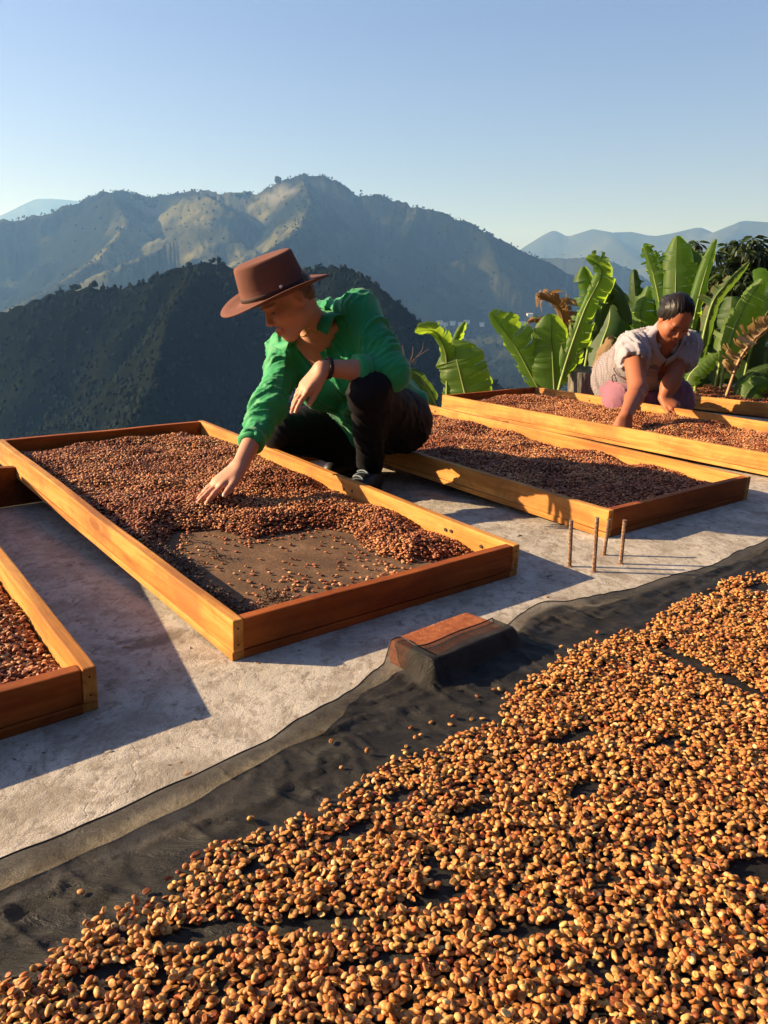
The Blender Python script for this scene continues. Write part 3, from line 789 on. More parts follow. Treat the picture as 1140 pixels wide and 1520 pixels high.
def tray_beans(i, n, ylim=(0.0, 9), thick=0.026, label='', pal=PAL_RED, wts=W_RED):
    TL = TLS[i]; x0, x1 = BT + .002, TW - BT - .002; y0, y1 = BT + .004, TL - BT - .004
    def height(X, Y):
        e = np.minimum(np.minimum(X - x0, x1 - X), np.minimum(Y - y0, y1 - Y))
        h = thick * (0.25 + 1.4 * fbm(X * 7 + i * 13, Y * 7, 3, 200 + i)) + 0.018 * (np.abs(fbm(X * 3.2 + 3, Y * 5 + i, 2, 220 + i) - 0.5) * 2)
        h = h * (0.65 + 0.35 * smooth01(e / 0.05))
        if i == 1:
            wx = 0.05 * (fbm(X * 14, Y * 14, 3, 231) - 0.5); wy = 0.05 * (fbm(X * 14 + 9, Y * 14, 3, 233) - 0.5)
            ins = poly_mask(X + wx, Y + wy, BARE1); d = poly_dist(X + wx, Y + wy, BARE1)
            h = np.where(ins, 0, h * smooth01(0.06 + d / 0.12))
            hand = tray_px(1, 300, 748, 0.045)
            q = np.hypot(X - hand[0] - 0.05, Y - hand[1] + 0.01)
            h = h + 0.012 * np.exp(-(q / 0.07) ** 2)
        return h
    # bed below the loose top layer
    gx, gy = np.linspace(x0, x1, 50), np.linspace(y0, y1, 110)
    GX, GY = np.meshgrid(gx, gy, indexing='ij'); GH = height(GX, GY)
    bed = np.stack([GX, GY, 0.0158 + np.where(GH > 0.008, GH - 0.006, -0.004)], -1).reshape(-1, 3)
    X = rng.uniform(x0 + .004, x1 - .004, n); Y = rng.uniform(max(y0, ylim[0]) + .004, min(y1, ylim[1]) - .004, n)
    h = height(X, Y)
    keep = h > 0.004 if i != 1 else (rng.random(n) < smooth01((h - 0.002) / 0.008))
    if i == 1:      # stray beans on the swept floor, thicker towards the near board
        f = poly_mask(X, Y, BARE1)
        lx = rng.random(n) < 0.085 * smooth01((0.30 - Y) / 0.2) + 0.022 + 0.12 * smooth01((0.035 - poly_dist(X, Y, BARE1)) / 0.035)
        fl = rng.random(n) < 0.35 * smooth01((0.13 - np.hypot(X - 0.13, Y - 0.05)) / 0.13)
        keep = keep | (f & (lx | fl))
    X, Y, h = X[keep], Y[keep], h[keep]; m = len(X)
    R = rot_mats(m, 0.5, 0.35); size = np.stack([rng.normal(0.0090, 0.001, m), rng.normal(0.0090, 0.001, m), rng.normal(0.0088, 0.0012, m)], -1)
    Z = 0.0158 + np.where(h > 0.006, h + rng.uniform(-0.005, 0.0035, m), 0.0026)
    flat = h <= 0.006
    R[flat] = rot_mats(int(flat.sum()), 0.12, 0.5)
    C = bean_cols(m, pal, wts); P = np.stack([X, Y, Z], -1)
    wet = smooth01((fbm(X * 6 + i, Y * 6, 3, 410 + i) - 0.42) / 0.16)[:, None]      # damper, redder patches
    C = C * (1 - wet) * np.array([1.06, 1.04, 1.0]) + C * wet * np.array([0.72, 0.55, 0.50])
    if i == 1:      # dark fine husk swept against the left board
        k = 9000
        fx = rng.uniform(x0, x0 + 0.19, k); fy = rng.uniform(y0, 0.8, k)
        q = fbm(fx * 16, fy * 9, 3, 260); kp = (q > 0.45 + (fx - x0) * 0.8)
        fx, fy, q = fx[kp], fy[kp], q[kp]; k = len(fx)
        P = np.concatenate([P, np.stack([fx, fy, 0.0165 + (q - 0.43).clip(0) * 0.10 * rng.random(k)], -1)]); R = np.concatenate([R, rot_mats(k, 0.9, 0.5)])
        size = np.concatenate([size, rng.uniform(0.003, 0.007, (k, 1)) * np.array([[1, 0.9, 0.5]])])
        C = np.concatenate([C, bean_cols(k, [(0.10, 0.055, 0.03), (0.06, 0.03, 0.018), (0.16, 0.09, 0.045)], [3, 3, 1])])
    M3 = np.array(tray_mat(i))[:3, :3]
    o = scatter('coffee_beans', to_world(i, P), M3[None] @ R, size, C, 'mid', BEAN_MID, M_BEAN_T)
    tag(o, label, 'beans', kind='stuff')
    mk('bean_bed', to_world(i, bed), grid_faces(50, 110), M_BED, o, smooth=True)
tray_beans(1, 33000, label='reddish brown coffee beans heaped round the swept bare patch in the tray')
tray_beans(2, 30000, label='brown coffee beans filling the tray beside the rebar stubs')
tray_beans(3, 30000, (0.3, 2.1), label='brown coffee beans filling the tray under the kneeling woman\'s hand')
tray_beans(0, 20000, (0.0, 1.1), label='dark red brown coffee beans in the tray next to the bare patch tray')
tray_beans(4, 10000, (0.55, 2.1), label='coffee beans in the furthest tray against the banana leaves', thick=0.045)

# ------------------------------------------------------------------ brick and rebar stubs
B_A = PZ(642, 1018)[:2]; B_D = np.array([0.755, 0.657]); B_N = np.array([-0.657, 0.755])
B_L, B_W, B_H = 0.200, 0.112, 0.044
def brick():
    bm = bmesh.new(); box_bm(bm, (B_L, B_W, B_H), (0, 0, 0), 0.006, 3)
    bmesh.ops.subdivide_edges(bm, edges=list(bm.edges), cuts=2, use_grid_fill=True)
    for v in bm.verts:
        n = float(fbm(np.array([v.co.x * 45 + v.co.z * 60]), np.array([v.co.y * 45 - v.co.z * 33]), 3, 9)[0] - 0.5)
        v.co += v.co.normalized() * n * 0.007
    w = NT('fired_brick'); v = w.mapped('Object'); n = w.noise(v, 60, 6, 0.7); n2 = w.noise(v, 400, 4, 0.7); n3 = w.noise(v, 14, 4, 0.6)
    c = w.ramp(n, [(0.3, (0.16, 0.045, 0.02)), (0.5, (0.30, 0.092, 0.038)), (0.7, (0.40, 0.15, 0.065))])
    c = w.mix(w.ramp(n2, [(0.35, (0.7, 0.7, 0.7)), (0.5, (0, 0, 0))]), c, (0.16, 0.06, 0.03))
    c = w.mix(w.ramp(n3, [(0.62, (0, 0, 0)), (0.72, (0.8, 0.8, 0.8))]), c, (0.55, 0.47, 0.38))
    w.base(c); w.set(Roughness=0.92); w.b.inputs['Specular IOR Level'].default_value = 0.1; w.bump(w.math('ADD', n, n2), 0.7, 0.004)
    o = bm_obj('clay_brick', bm, w.m, smooth=False)
    c2 = B_A + B_D * B_L / 2 + B_N * B_W / 2
    o.location = (c2[0], c2[1], B_H / 2); o.rotation_euler.z = math.atan2(B_D[1], B_D[0])
    tag(o, 'orange fired clay brick holding down the edge of the black net', 'brick')
brick()
def rebars():
    w = NT('rusty_steel'); v = w.mapped('Object'); n = w.noise(v, 120, 5, 0.7)
    w.base(w.ramp(n, [(0.3, (0.09, 0.05, 0.035)), (0.5, (0.22, 0.13, 0.085)), (0.7, (0.36, 0.27, 0.2))])); w.set(Roughness=0.75, Metallic=0.3); w.bump(n, 0.4, 0.002)
    labs = ['rusty rebar stub closest to the swept bare patch tray', 'dark rusty rebar stub standing closest to the black net', 'rusty rebar stub standing against the tray\'s near corner', 'paler rusty rebar stub furthest along from the bare patch tray']
    for (ub, vb, ut, vt), lab in zip([(845, 842, 848, 772), (881, 850, 886.5, 768), (896, 825, 904, 771), (921, 838, 927.5, 772)], labs):
        b = PZ(ub, vb, -0.002); d = ray(ut, vt); t = b + 0
        tp = PY(ut, vt, b[1] - 0.003)
        n_ = 26; pts = np.array([b + (tp - b) * k / (n_ - 1) for k in range(n_)])
        rr = 0.0046 + 0.0007 * (np.arange(n_) % 2)
        V, F = tube(pts, rr, 9)
        root = empty('rebar_stub', V3(b)); tag(root, lab, 'rebar', 'rebar stubs sticking out of the slab')
        mk('rod', V - b, F, w.m, root, smooth=False)
        # crumbled collar of rusty mortar at its foot
        bm = bmesh.new(); bmesh.ops.create_icosphere(bm, subdivisions=2, radius=0.011)
        for q in bm.verts: q.co = Vector((q.co.x * random.uniform(.8, 1.3), q.co.y * random.uniform(.8, 1.3), max(-0.002, q.co.z * 0.4)))
        bm_obj('mortar_collar', bm, mat_rust, root)
mat_rust = mat_simple('rusty_mortar', (0.22, 0.14, 0.10), 0.95, 0.1, (150, 0.6, 0.004), var=0.4, vscale=90)
rebars()

# ------------------------------------------------------------------ black net with the big spread of beans
NET_EDGE = np.array([PZ(*p)[:2] for p in [(-260, 1420), (-120, 1350), (0, 1297), (120, 1246), (250, 1185), (325, 1147), (430, 1092), (520, 1032), (588, 985)]] +
                    [list(B_A + B_N * 0.050 + B_D * s) for s in (0.02, 0.11, 0.2)] +
                    [PZ(*p)[:2] for p in [(790, 914), (850, 902), (930, 882), (1000, 862), (1070, 838), (1140, 808), (1300, 742), (1500, 660)]])
BRK_C = B_A + B_D * B_L / 2 + B_N * B_W / 2
def net_height(X, Y, edge_d=None):
    q = np.stack([X, Y], -1) - BRK_C
    qx = np.abs(q @ B_D) - B_L / 2; qy = np.abs(q @ B_N) - B_W / 2
    d = np.hypot(np.maximum(qx, 0), np.maximum(qy, 0))
    drape = (B_H + 0.004) * np.clip(1 - np.clip(d - 0.003, 0, 1) / 0.026, 0, 1) ** 1.25 + 0.012 * np.exp(-(d / 0.07) ** 2) * (vnoise(X * 40, Y * 40, 8)) * smooth01(d / 0.03)
    a = X * 0.77 + Y * 0.64; b = -X * 0.64 + Y * 0.77
    wr = 0.010 * np.abs(fbm(a * 4.0, b * 13, 3, 61) - 0.5) * 2 + 0.006 * np.abs(fbm(a * 12, b * 5, 2, 63) - 0.5) * 2
    ri = np.clip(1 - np.abs(2 * fbm(a * 9 + 2 * b, b * 30, 2, 66) - 1) * 3.0, 0, 1) ** 2; rj = np.clip(1 - np.abs(2 * fbm(a * 26, b * 14 + a * 6, 2, 67) - 1) * 3.2, 0, 1) ** 2
    calm = 1.0 if edge_d is None else smooth01(edge_d / 0.05)
    wr = wr + (0.0045 * ri + 0.0035 * rj) * calm
    if edge_d is not None:
        wr = wr * (0.35 + 1.0 * np.exp(-(edge_d / 0.16) ** 2))
        wr = wr + 0.012 * np.exp(-((edge_d - 0.02) / 0.03) ** 2) * vnoise(a * 6, b * 0 + 2, 17)
    return np.maximum(0.0035 + wr, drape)
def edge_dist(X, Y):
    d = np.full(X.shape, 1e9)
    for a, b in zip(NET_EDGE[:-1], NET_EDGE[1:]):
        ab = b - a; t = np.clip(((X - a[0]) * ab[0] + (Y - a[1]) * ab[1]) / (ab @ ab), 0, 1)
        d = np.minimum(d, np.hypot(X - a[0] - t * ab[0], Y - a[1] - t * ab[1]))
    return d
def net():
    E = np.array([[*p, 0] for p in NET_EDGE]); E = spline(E, 520)[:, :2]
    t = np.linspace(0, 1, 130) ** 1.6 * 1.55
    T = np.gradient(E, axis=0); T /= np.linalg.norm(T, axis=1)[:, None]
    inn = np.array([0.62, -0.785])
    P = E[:, None] + inn * t[None, :, None]
    X, Y = P[..., 0], P[..., 1]; ed = np.broadcast_to(t[None], X.shape)
    Z = net_height(X, Y, edge_dist(X, Y))
    a = X * 0.77 + Y * 0.64
    # a second layer of net lies over the first, its border wandering a hand's breadth in from the hem
    bord = 0.055 + 0.05 * (fbm(a * 3.3 + 1, a * 0, 3, 71) - 0.5) * 2
    near_brick = np.exp(-((a - float(BRK_C @ np.array([0.77, 0.64]))) / 0.09) ** 2)
    bord = bord * (1 - 0.3 * near_brick) 
    dbl = smooth01((ed - bord) / 0.012)
    hem = np.exp(-(ed / 0.004) ** 2)
    thin = smooth01((fbm(a * 2.1 + 4, ed * 8, 3, 73) - 0.40) / 0.15)
    dens = np.clip(0.90 - 0.30 * (1 - dbl) * thin + 0.05 * dbl, 0, 0.985)
    w = NT('black_net')
    at = w.n('Attribute'); at.attribute_name = 'dens'
    v = w.mapped('Object'); n = w.noise(v, 26, 5, 0.65); n2 = w.noise(v, 900, 2, 0.6); n3 = w.noise(v, 7, 4, 0.6)
    c = w.ramp(n, [(0.35, (0.010, 0.0095, 0.009)), (0.6, (0.022, 0.020, 0.018)), (0.82, (0.045, 0.040, 0.035))])
    w.base(c); w.set(Roughness=w.math('ADD', w.math('MULTIPLY', n3, 0.35), 0.38)); w.b.inputs['Specular IOR Level'].default_value = 0.2
    cr = w.noise(w.mapped('Object', (5, 26, 5), (0, 0, 0), (0, 0, -0.69)), 1.6, 6, 0.68, 1.1); crk_ = w.ramp(cr, [(0.40, (0, 0, 0)), (0.5, (1, 1, 1)), (0.60, (0, 0, 0))])
    w.bump(w.math('ADD', w.math('ADD', w.math('MULTIPLY', n, 0.8), w.math('MULTIPLY', crk_, 0.55)), w.math('MULTIPLY', n2, 0.3)), 0.6, 0.006)
    tr = w.n('BsdfTransparent'); tr.inputs[0].default_value = (1, 0.99, 0.97, 1); mx = w.n('MixShader')
    f = w.math('ADD', at.outputs['Fac'], w.math('MULTIPLY', w.math('SUBTRACT', n, 0.5), 0.25), clamp=True)
    w.l(f, mx.inputs[0]); w.l(tr.outputs[0], mx.inputs[1]); w.l(w.b.outputs[0], mx.inputs[2]); w.l(mx.outputs[0], w.out.inputs['Surface'])
    o = mk('drying_net', np.stack([X, Y, Z], -1).reshape(-1, 3), grid_faces(520, 130), w.m, smooth=True, attrs={'dens': dens})
    tag(o, 'black mesh net spread over the concrete, edge draped over a brick', 'net')
    Vh, Fh = tube(np.stack([X[:, 0], Y[:, 0], Z[:, 0] + 0.0005], -1), 0.0011, 6); mk('hem', Vh, Fh, mat_simple('net_hem', (0.02, 0.02, 0.022), 0.6), o, smooth=True)
net()

BIG = np.array([PZ(*p)[:2] for p in [(-240, 1640), (-60, 1500), (0, 1462), (60, 1440), (100, 1408), (160, 1368), (225, 1328), (300, 1275), (400, 1236), (500, 1194), (545, 1160), (590, 1133), (660, 1108), (700, 1090), (745, 1078), (742, 1040), (800, 1004), (865, 962), (950, 942), (1000, 902), (1080, 868), (1140, 850), (1330, 790), (1600, 770), (2300, 900), (2300, 2600), (-500, 2600)]])
GAPS = [(300, 1398, 70, 15, -14), (470, 1382, 90, 12, -8), (650, 1345, 45, 14, -15), (655, 1312, 22, 16, 0), (870, 1182, 20, 13, 0), (520, 1248, 45, 12, -25), (1010, 985, 60, 7, 22), (1090, 1022, 45, 7, 25), (780, 1395, 60, 8, -10), (1120, 1300, 40, 18, -10), (560, 1440, 70, 9, -12), (150, 1462, 60, 10, -16), (940, 1440, 60, 7, -14), (700, 1215, 30, 10, -20), (1125, 880, 18, 9, 0), (600, 1190, 25, 9, -20), (840, 1105, 40, 8, -18), (990, 1110, 40, 6, -15), (380, 1300, 30, 8, -15)]
def big_spread():
    x0, x1, y0, y1 = -0.55, 1.75, 0.30, 2.05
    n = 162000
    X = rng.uniform(x0, x1, n); Y = rng.uniform(y0, y1, n)
    # only where the lens can see them, with a margin
    d = Y * CP + CAM_H * SP; upx = 570 + FPX * X / d; vpx = 760 - FPX * (Y * SP - CAM_H * CP) / d
    a = X * 0.77 + Y * 0.64; b = -X * 0.64 + Y * 0.77
    ins = poly_mask(X, Y, BIG) & (upx > -130) & (upx < 1750) & (vpx < 2050)
    dd = poly_dist(X, Y, BIG) + 0.03 * (fbm(a * 12, b * 12, 2, 301) - 0.5)
    cov = 0.42 + 0.75 * fbm(a * 4.5, b * 15, 3, 311) - 0.25
    cov = cov + 0.25 * (fbm(a * 22, b * 22, 2, 312) - 0.5)
    prob = smooth01((cov - 0.14) / 0.34)
    prob = prob * (0.35 + 0.65 * smooth01(dd / 0.035))
    for gu, gv, gw, gh, ga in GAPS:
        c_, s_ = math.cos(math.radians(ga)), math.sin(math.radians(ga))
        du, dv = upx - gu, vpx - gv
        q = ((du * c_ + dv * s_) / gw) ** 2 + ((-du * s_ + dv * c_) / gh) ** 2 + 0.5 * (fbm(a * 30, b * 30, 2, 313) - 0.5)
        prob = prob * smooth01((q - 0.75) / 0.6 + 0.02)
    keep = ins & (rng.random(n) < prob)
    # strays on the net beside the heap
    stray = (~ins) & (poly_dist(X, Y, BIG) < 0.055) & (rng.random(n) < 0.012) & (edge_dist(X, Y) > 0.12) & (a * 0 + (X * 0.62 - Y * 0.785) > -2)
    ed_in = ((X * 0.62 - Y * 0.785) - 0) 
    keep = keep | stray
    X, Y = X[keep], Y[keep]; m = len(X)
    for u_, v_ in [(122, 1338), (492, 1118), (545, 1128), (610, 1088), (668, 1082), (640, 1080), (555, 1170), (812, 905), (700, 1075), (625, 1100)]:
        p = PZ(u_, v_); X = np.append(X, p[0]); Y = np.append(Y, p[1])
    m = len(X)
    size = np.stack([rng.normal(0.0084, 0.0009, m), rng.normal(0.0084, 0.0008, m), rng.normal(0.0084, 0.0010, m)], -1)
    frag = rng.random(m) < 0.06; size[frag] *= rng.uniform(0.7, 1.25, (int(frag.sum()), 3))
    size[-10:] = 0.0086
    R = rot_mats(m, 0.38, 0.30)
    Z = settle(X, Y, R, size, 0, x0, y0, 0.0016, int((x1 - x0) / 0.0016), int((y1 - y0) / 0.0016))
    NH = net_height(X, Y, edge_dist(X, Y)); Z = Z + NH + 0.0004
    P = np.stack([X, Y, Z], -1)
    cols = bean_cols(m, PAL_GOLD, W_GOLD)
    cols[frag] = bean_cols(int(frag.sum()), [(0.42, 0.13, 0.035), (0.26, 0.075, 0.025), (0.52, 0.27, 0.09)], [3, 3, 2])
    # the 300 that show largest are beans of their own
    dist = np.linalg.norm(P - np.array([0, 0, CAM_H]), axis=1)
    d = Y * CP - (Z - CAM_H) * SP; uu = 570 + FPX * X / d; vv = 760 - FPX * (Y * SP + (Z - CAM_H) * CP) / d
    score = np.where((uu > 6) & (uu < 1134) & (vv < 1512) & (~frag) & (Z - NH > 0.005), dist, 1e9)
    own = np.zeros(m, bool); own[np.argsort(score)[:300]] = True
    rest = (~own) & (~frag)
    o = scatter('coffee_beans', P[rest], R[rest], size[rest], cols[rest], 'hi', BEAN_HI, M_BEAN)
    tag(o, 'golden tan coffee beans spread thickly over the black net', 'beans', kind='stuff')
    for k in range(2):
        q = np.nonzero(frag)[0][k::2]
        o = scatter('bean_husks', P[q], R[q], size[q] * np.array([1.15, 1.0, 1.0]), cols[q], 'husk%d' % k, husk_template(k + 4), M_BEAN)
        tag(o, ('curled reddish skins of husk lying among the golden beans', 'torn parchment shreds lying among the golden beans')[k], 'husks', kind='stuff')
    # single beans share a few tinted meshes
    protos = []
    for k in range(10):
        c = bean_cols(1, [PAL_GOLD[k % 7] if k < 7 else PAL_GOLD[k - 7]], [1])
        me_o = mk('coffee_bean', BEAN_HI[0] * (1 + 0.03 * rng.standard_normal((len(BEAN_HI[0]), 1))), BEAN_HI[1], M_BEAN_OWN, smooth=True, col=np.tile(c, (len(BEAN_HI[0]), 1))); protos.append(me_o.data); bpy.data.objects.remove(me_o)
    pick = rng.choice(10, 300, p=np.array([.19, .17, .09, .06, .03, .02, .02, .17, .16, .09]))
    for k, j in enumerate(np.nonzero(own)[0]):
        o = bpy.data.objects.new('coffee_bean', protos[pick[k]]); COL.objects.link(o)
        o.matrix_world = Matrix.Translation(P[j]) @ Matrix([list(r) for r in R[j]]).to_4x4() @ Matrix.Diagonal((*size[j], 1))
        tag(o, 'golden tan coffee bean on top of the wide spread on the black net', 'bean', 'loose coffee beans of the spread on the net')
big_spread()
# ------------------------------------------------------------------ people: smooth-blended bodies, meshed on a grid
def unit(v): v = np.asarray(v, float); return v / (np.linalg.norm(v) + 1e-12)
class Field:
    def __init__(s, h): s.h = h; s.ops = []
    def cone(s, a, b, ra, rb, k=0.02, sub=False, flat=None):
        a = np.asarray(a, float); b = np.asarray(b, float); r = max(ra, rb)
        def fn(x, y, z):
            ab = b - a; L2 = ab @ ab + 1e-12
            t = np.clip(((x - a[0]) * ab[0] + (y - a[1]) * ab[1] + (z - a[2]) * ab[2]) / L2, 0, 1)
            dx, dy, dz = x - a[0] - t * ab[0], y - a[1] - t * ab[1], z - a[2] - t * ab[2]
            if flat is not None:                       # squash across one direction
                n, f = flat; q = dx * n[0] + dy * n[1] + dz * n[2]; m = q * (1.0 / f - 1)
                dx, dy, dz = dx + m * n[0], dy + m * n[1], dz + m * n[2]
            return np.sqrt(dx * dx + dy * dy + dz * dz) - (ra + t * (rb - ra))
        s.ops.append((fn, np.minimum(a, b) - r, np.maximum(a, b) + r, k, sub)); return s
    def ell(s, c, rad, axes=None, k=0.02, sub=False):
        c = np.asarray(c, float); rad = np.asarray(rad, float); A = np.eye(3) if axes is None else np.asarray(axes, float)
        def fn(x, y, z):
            x, y, z = x - c[0], y - c[1], z - c[2]
            p = [(x * A[i, 0] + y * A[i, 1] + z * A[i, 2]) for i in range(3)]
            k0 = np.sqrt(sum((p[i] / rad[i]) ** 2 for i in range(3))); k1 = np.sqrt(sum((p[i] / rad[i] ** 2) ** 2 for i in range(3)))
            return k0 * (k0 - 1) / (k1 + 1e-9)
        r = rad.max(); s.ops.append((fn, c - r, c + r, k, sub)); return s
    def half(s, p, n, lo, hi, k=0.004):                # cut away everything on the n side of p, inside a box
        p = np.asarray(p, float); n = unit(n)
        s.ops.append((lambda x, y, z: -((x - p[0]) * n[0] + (y - p[1]) * n[1] + (z - p[2]) * n[2]), np.asarray(lo, float), np.asarray(hi, float), k, True)); return s
    def build(s):
        h = s.h; add = [o for o in s.ops if not o[4]]
        lo = np.min([o[1] for o in add], 0) - 4 * h; hi = np.max([o[2] for o in add], 0) + 4 * h
        n = np.ceil((hi - lo) / h).astype(int) + 1; s.lo, s.n = lo, n
        ax = [(lo[i] + h * np.arange(n[i])).astype(np.float32) for i in range(3)]
        G = np.full(tuple(n), 0.2, np.float32)
        for fn, l, u, k, sub in s.ops:
            m = (k + 3 * h) if not sub else 2 * h
            i0 = np.clip(np.floor((l - m - lo) / h).astype(int), 0, n - 1); i1 = np.clip(np.ceil((u + m - lo) / h).astype(int) + 1, 1, n)
            if np.any(i1 <= i0): continue
            sl = tuple(slice(a, b) for a, b in zip(i0, i1))
            d = fn(ax[0][sl[0]][:, None, None], ax[1][sl[1]][None, :, None], ax[2][sl[2]][None, None, :]).astype(np.float32)
            g = G[sl]
            if sub:
                e = -d; q = np.maximum(k - np.abs(g - e), 0) / k; G[sl] = np.maximum(g, e) + q * q * k * 0.25
            else:
                q = np.maximum(k - np.abs(g - d), 0) / k; G[sl] = np.minimum(g, d) - q * q * k * 0.25
        s.G = G; return s
    def sample(s, P):
        q = (P - s.lo) / s.h; i = np.clip(np.floor(q).astype(int), 0, s.n - 2); f = q - i
        out = 0
        for a in (0, 1):
            for b in (0, 1):
                for c in (0, 1):
                    w_ = (f[:, 0] if a else 1 - f[:, 0]) * (f[:, 1] if b else 1 - f[:, 1]) * (f[:, 2] if c else 1 - f[:, 2])
                    out = out + w_ * s.G[i[:, 0] + a, i[:, 1] + b, i[:, 2] + c]
        return out
    def grad(s, P):
        e = s.h; g = np.stack([s.sample(P + d) - s.sample(P - d) for d in np.eye(3) * e], -1)
        return g / (np.linalg.norm(g, axis=1)[:, None] + 1e-9)
    def snap(s, P, off=0.0, it=6):
        P = np.array(P, float)
        for _ in range(it): P = P - s.grad(P) * (s.sample(P) - off)[:, None] * 0.8
        return P
    def mesh(s):
        G = s.G; sg = G < 0
        c = np.zeros(tuple(s.n - 1), np.uint8)
        for a in (0, 1):
            for b in (0, 1):
                for d in (0, 1):
                    c += sg[a:s.n[0] - 1 + a, b:s.n[1] - 1 + b, d:s.n[2] - 1 + d]
        I = np.argwhere((c > 0) & (c < 8)); idx = np.full(tuple(s.n - 1), -1, np.int32); idx[tuple(I.T)] = np.arange(len(I))
        acc = np.zeros((len(I), 3)); cnt = np.zeros(len(I))
        for ax_ in range(3):
            o1, o2 = [k for k in range(3) if k != ax_]
            for a in (0, 1):
                for b in (0, 1):
                    p0 = I.copy(); p0[:, o1] += a; p0[:, o2] += b; p1 = p0.copy(); p1[:, ax_] += 1
                    g0 = G[tuple(p0.T)]; g1 = G[tuple(p1.T)]; m = (g0 < 0) != (g1 < 0)
                    t = g0[m] / (g0[m] - g1[m]); q = p0[m].astype(float); q[:, ax_] += t
                    acc[m] += q; cnt[m] += 1
        V = acc / cnt[:, None] * s.h + s.lo
        F = []
        for ax_ in range(3):
            o1, o2 = (ax_ + 1) % 3, (ax_ + 2) % 3
            sl0 = [slice(None)] * 3; sl1 = [slice(None)] * 3; sl0[ax_] = slice(0, -1); sl1[ax_] = slice(1, None)
            ch = sg[tuple(sl0)] != sg[tuple(sl1)]
            E = np.argwhere(ch); E = E[(E[:, o1] > 0) & (E[:, o2] > 0) & (E[:, o1] < s.n[o1] - 1) & (E[:, o2] < s.n[o2] - 1)]
            def cell(d1, d2):
                q = E.copy(); q[:, o1] -= d1; q[:, o2] -= d2; return idx[tuple(q.T)]
            quad = np.stack([cell(1, 1), cell(0, 1), cell(0, 0), cell(1, 0)], -1)
            flip = ~sg[tuple(E.T)]; quad[flip] = quad[flip][:, ::-1]
            F.append(quad)
        F = np.concatenate(F); F = F[(F >= 0).all(1)]
        return V, F
def relax(V, F, it=1, w=0.5):
    for _ in range(it):
        s = np.zeros_like(V); c = np.zeros(len(V))
        for a, b in ((0, 1), (1, 2), (2, 3), (3, 0)):
            np.add.at(s, F[:, a], V[F[:, b]]); np.add.at(s, F[:, b], V[F[:, a]]); np.add.at(c, F[:, a], 1); np.add.at(c, F[:, b], 1)
        V = V * (1 - w) + w * s / c[:, None]
    return V

def rotv(v, ax_, ang):
    ax_ = unit(ax_); v = np.asarray(v, float)
    return v * math.cos(ang) + np.cross(ax_, v) * math.sin(ang) + ax_ * (ax_ @ v) * (1 - math.cos(ang))
def hand(fl, W, d, n, thumb_side, curl=(0.25, 0.3, 0.35, 0.4), spread=0.10, sc=1.0, thumb_in=0.5, rad=1.0):
    """palm, four unequal bent fingers and a thumb; d points to the fingers, n out of the back of the hand"""
    d = unit(d); n = unit(np.asarray(n) - d * (np.asarray(n) @ d)); sd = unit(np.cross(d, n)) * thumb_side   # sd: towards the thumb
    tips = []
    offs = [0.030, 0.0105, -0.0095, -0.028]; reach = [0.083, 0.087, 0.083, 0.075]; lens = [0.070, 0.077, 0.072, 0.056]
    for k in range(4):
        mcp = W + d * reach[k] * sc + sd * offs[k] * sc - n * 0.002 * abs(k - 1)
        st = W + d * 0.008 + sd * offs[k] * 0.55 * sc
        fl.cone(st, mcp, 0.0145 * sc, 0.0115 * sc, 0.012)
        fd = rotv(d, n, -thumb_side * spread * (1.5 - k) * 0.8) if False else unit(d + sd * spread * (1.4 - k) / 1.5)
        p = mcp; r = (0.0092 if k < 3 else 0.0080) * sc * rad
        for j, fr in enumerate((0.45, 0.31, 0.24)):
            c = curl[k] * (1.0, 1.15, 0.8)[j]
            ax_ = np.cross(fd, n); fd = unit(rotv(fd, ax_, -c)); n_ = n
            q = p + fd * lens[k] * fr * sc; r2 = r * 0.9
            fl.cone(p, q, r, r2, 0.0035); p = q; r = r2
        tips.append((p, fd))
    fl.cone(W + d * 0.02, W + d * 0.072 * sc, 0.019 * sc, 0.021 * sc, 0.012, flat=(n, 0.62))
    tb = W + d * 0.022 * sc + sd * 0.024 * sc - n * 0.006
    td = unit(d * 0.75 + sd * 0.62 * (1 - thumb_in) - n * 0.35 * thumb_in)
    t1 = tb + td * 0.036 * sc; td2 = unit(td + d * 0.4); t2 = t1 + td2 * 0.030 * sc; t3 = t2 + unit(td2 + d * 0.2) * 0.024 * sc
    fl.cone(tb, t1, 0.0150 * sc, 0.0115 * sc, 0.012); fl.cone(t1, t2, 0.0108 * sc, 0.0095 * sc, 0.004); fl.cone(t2, t3, 0.0095 * sc, 0.0078 * sc, 0.004)
    tips.append((t3, td2)); return tips
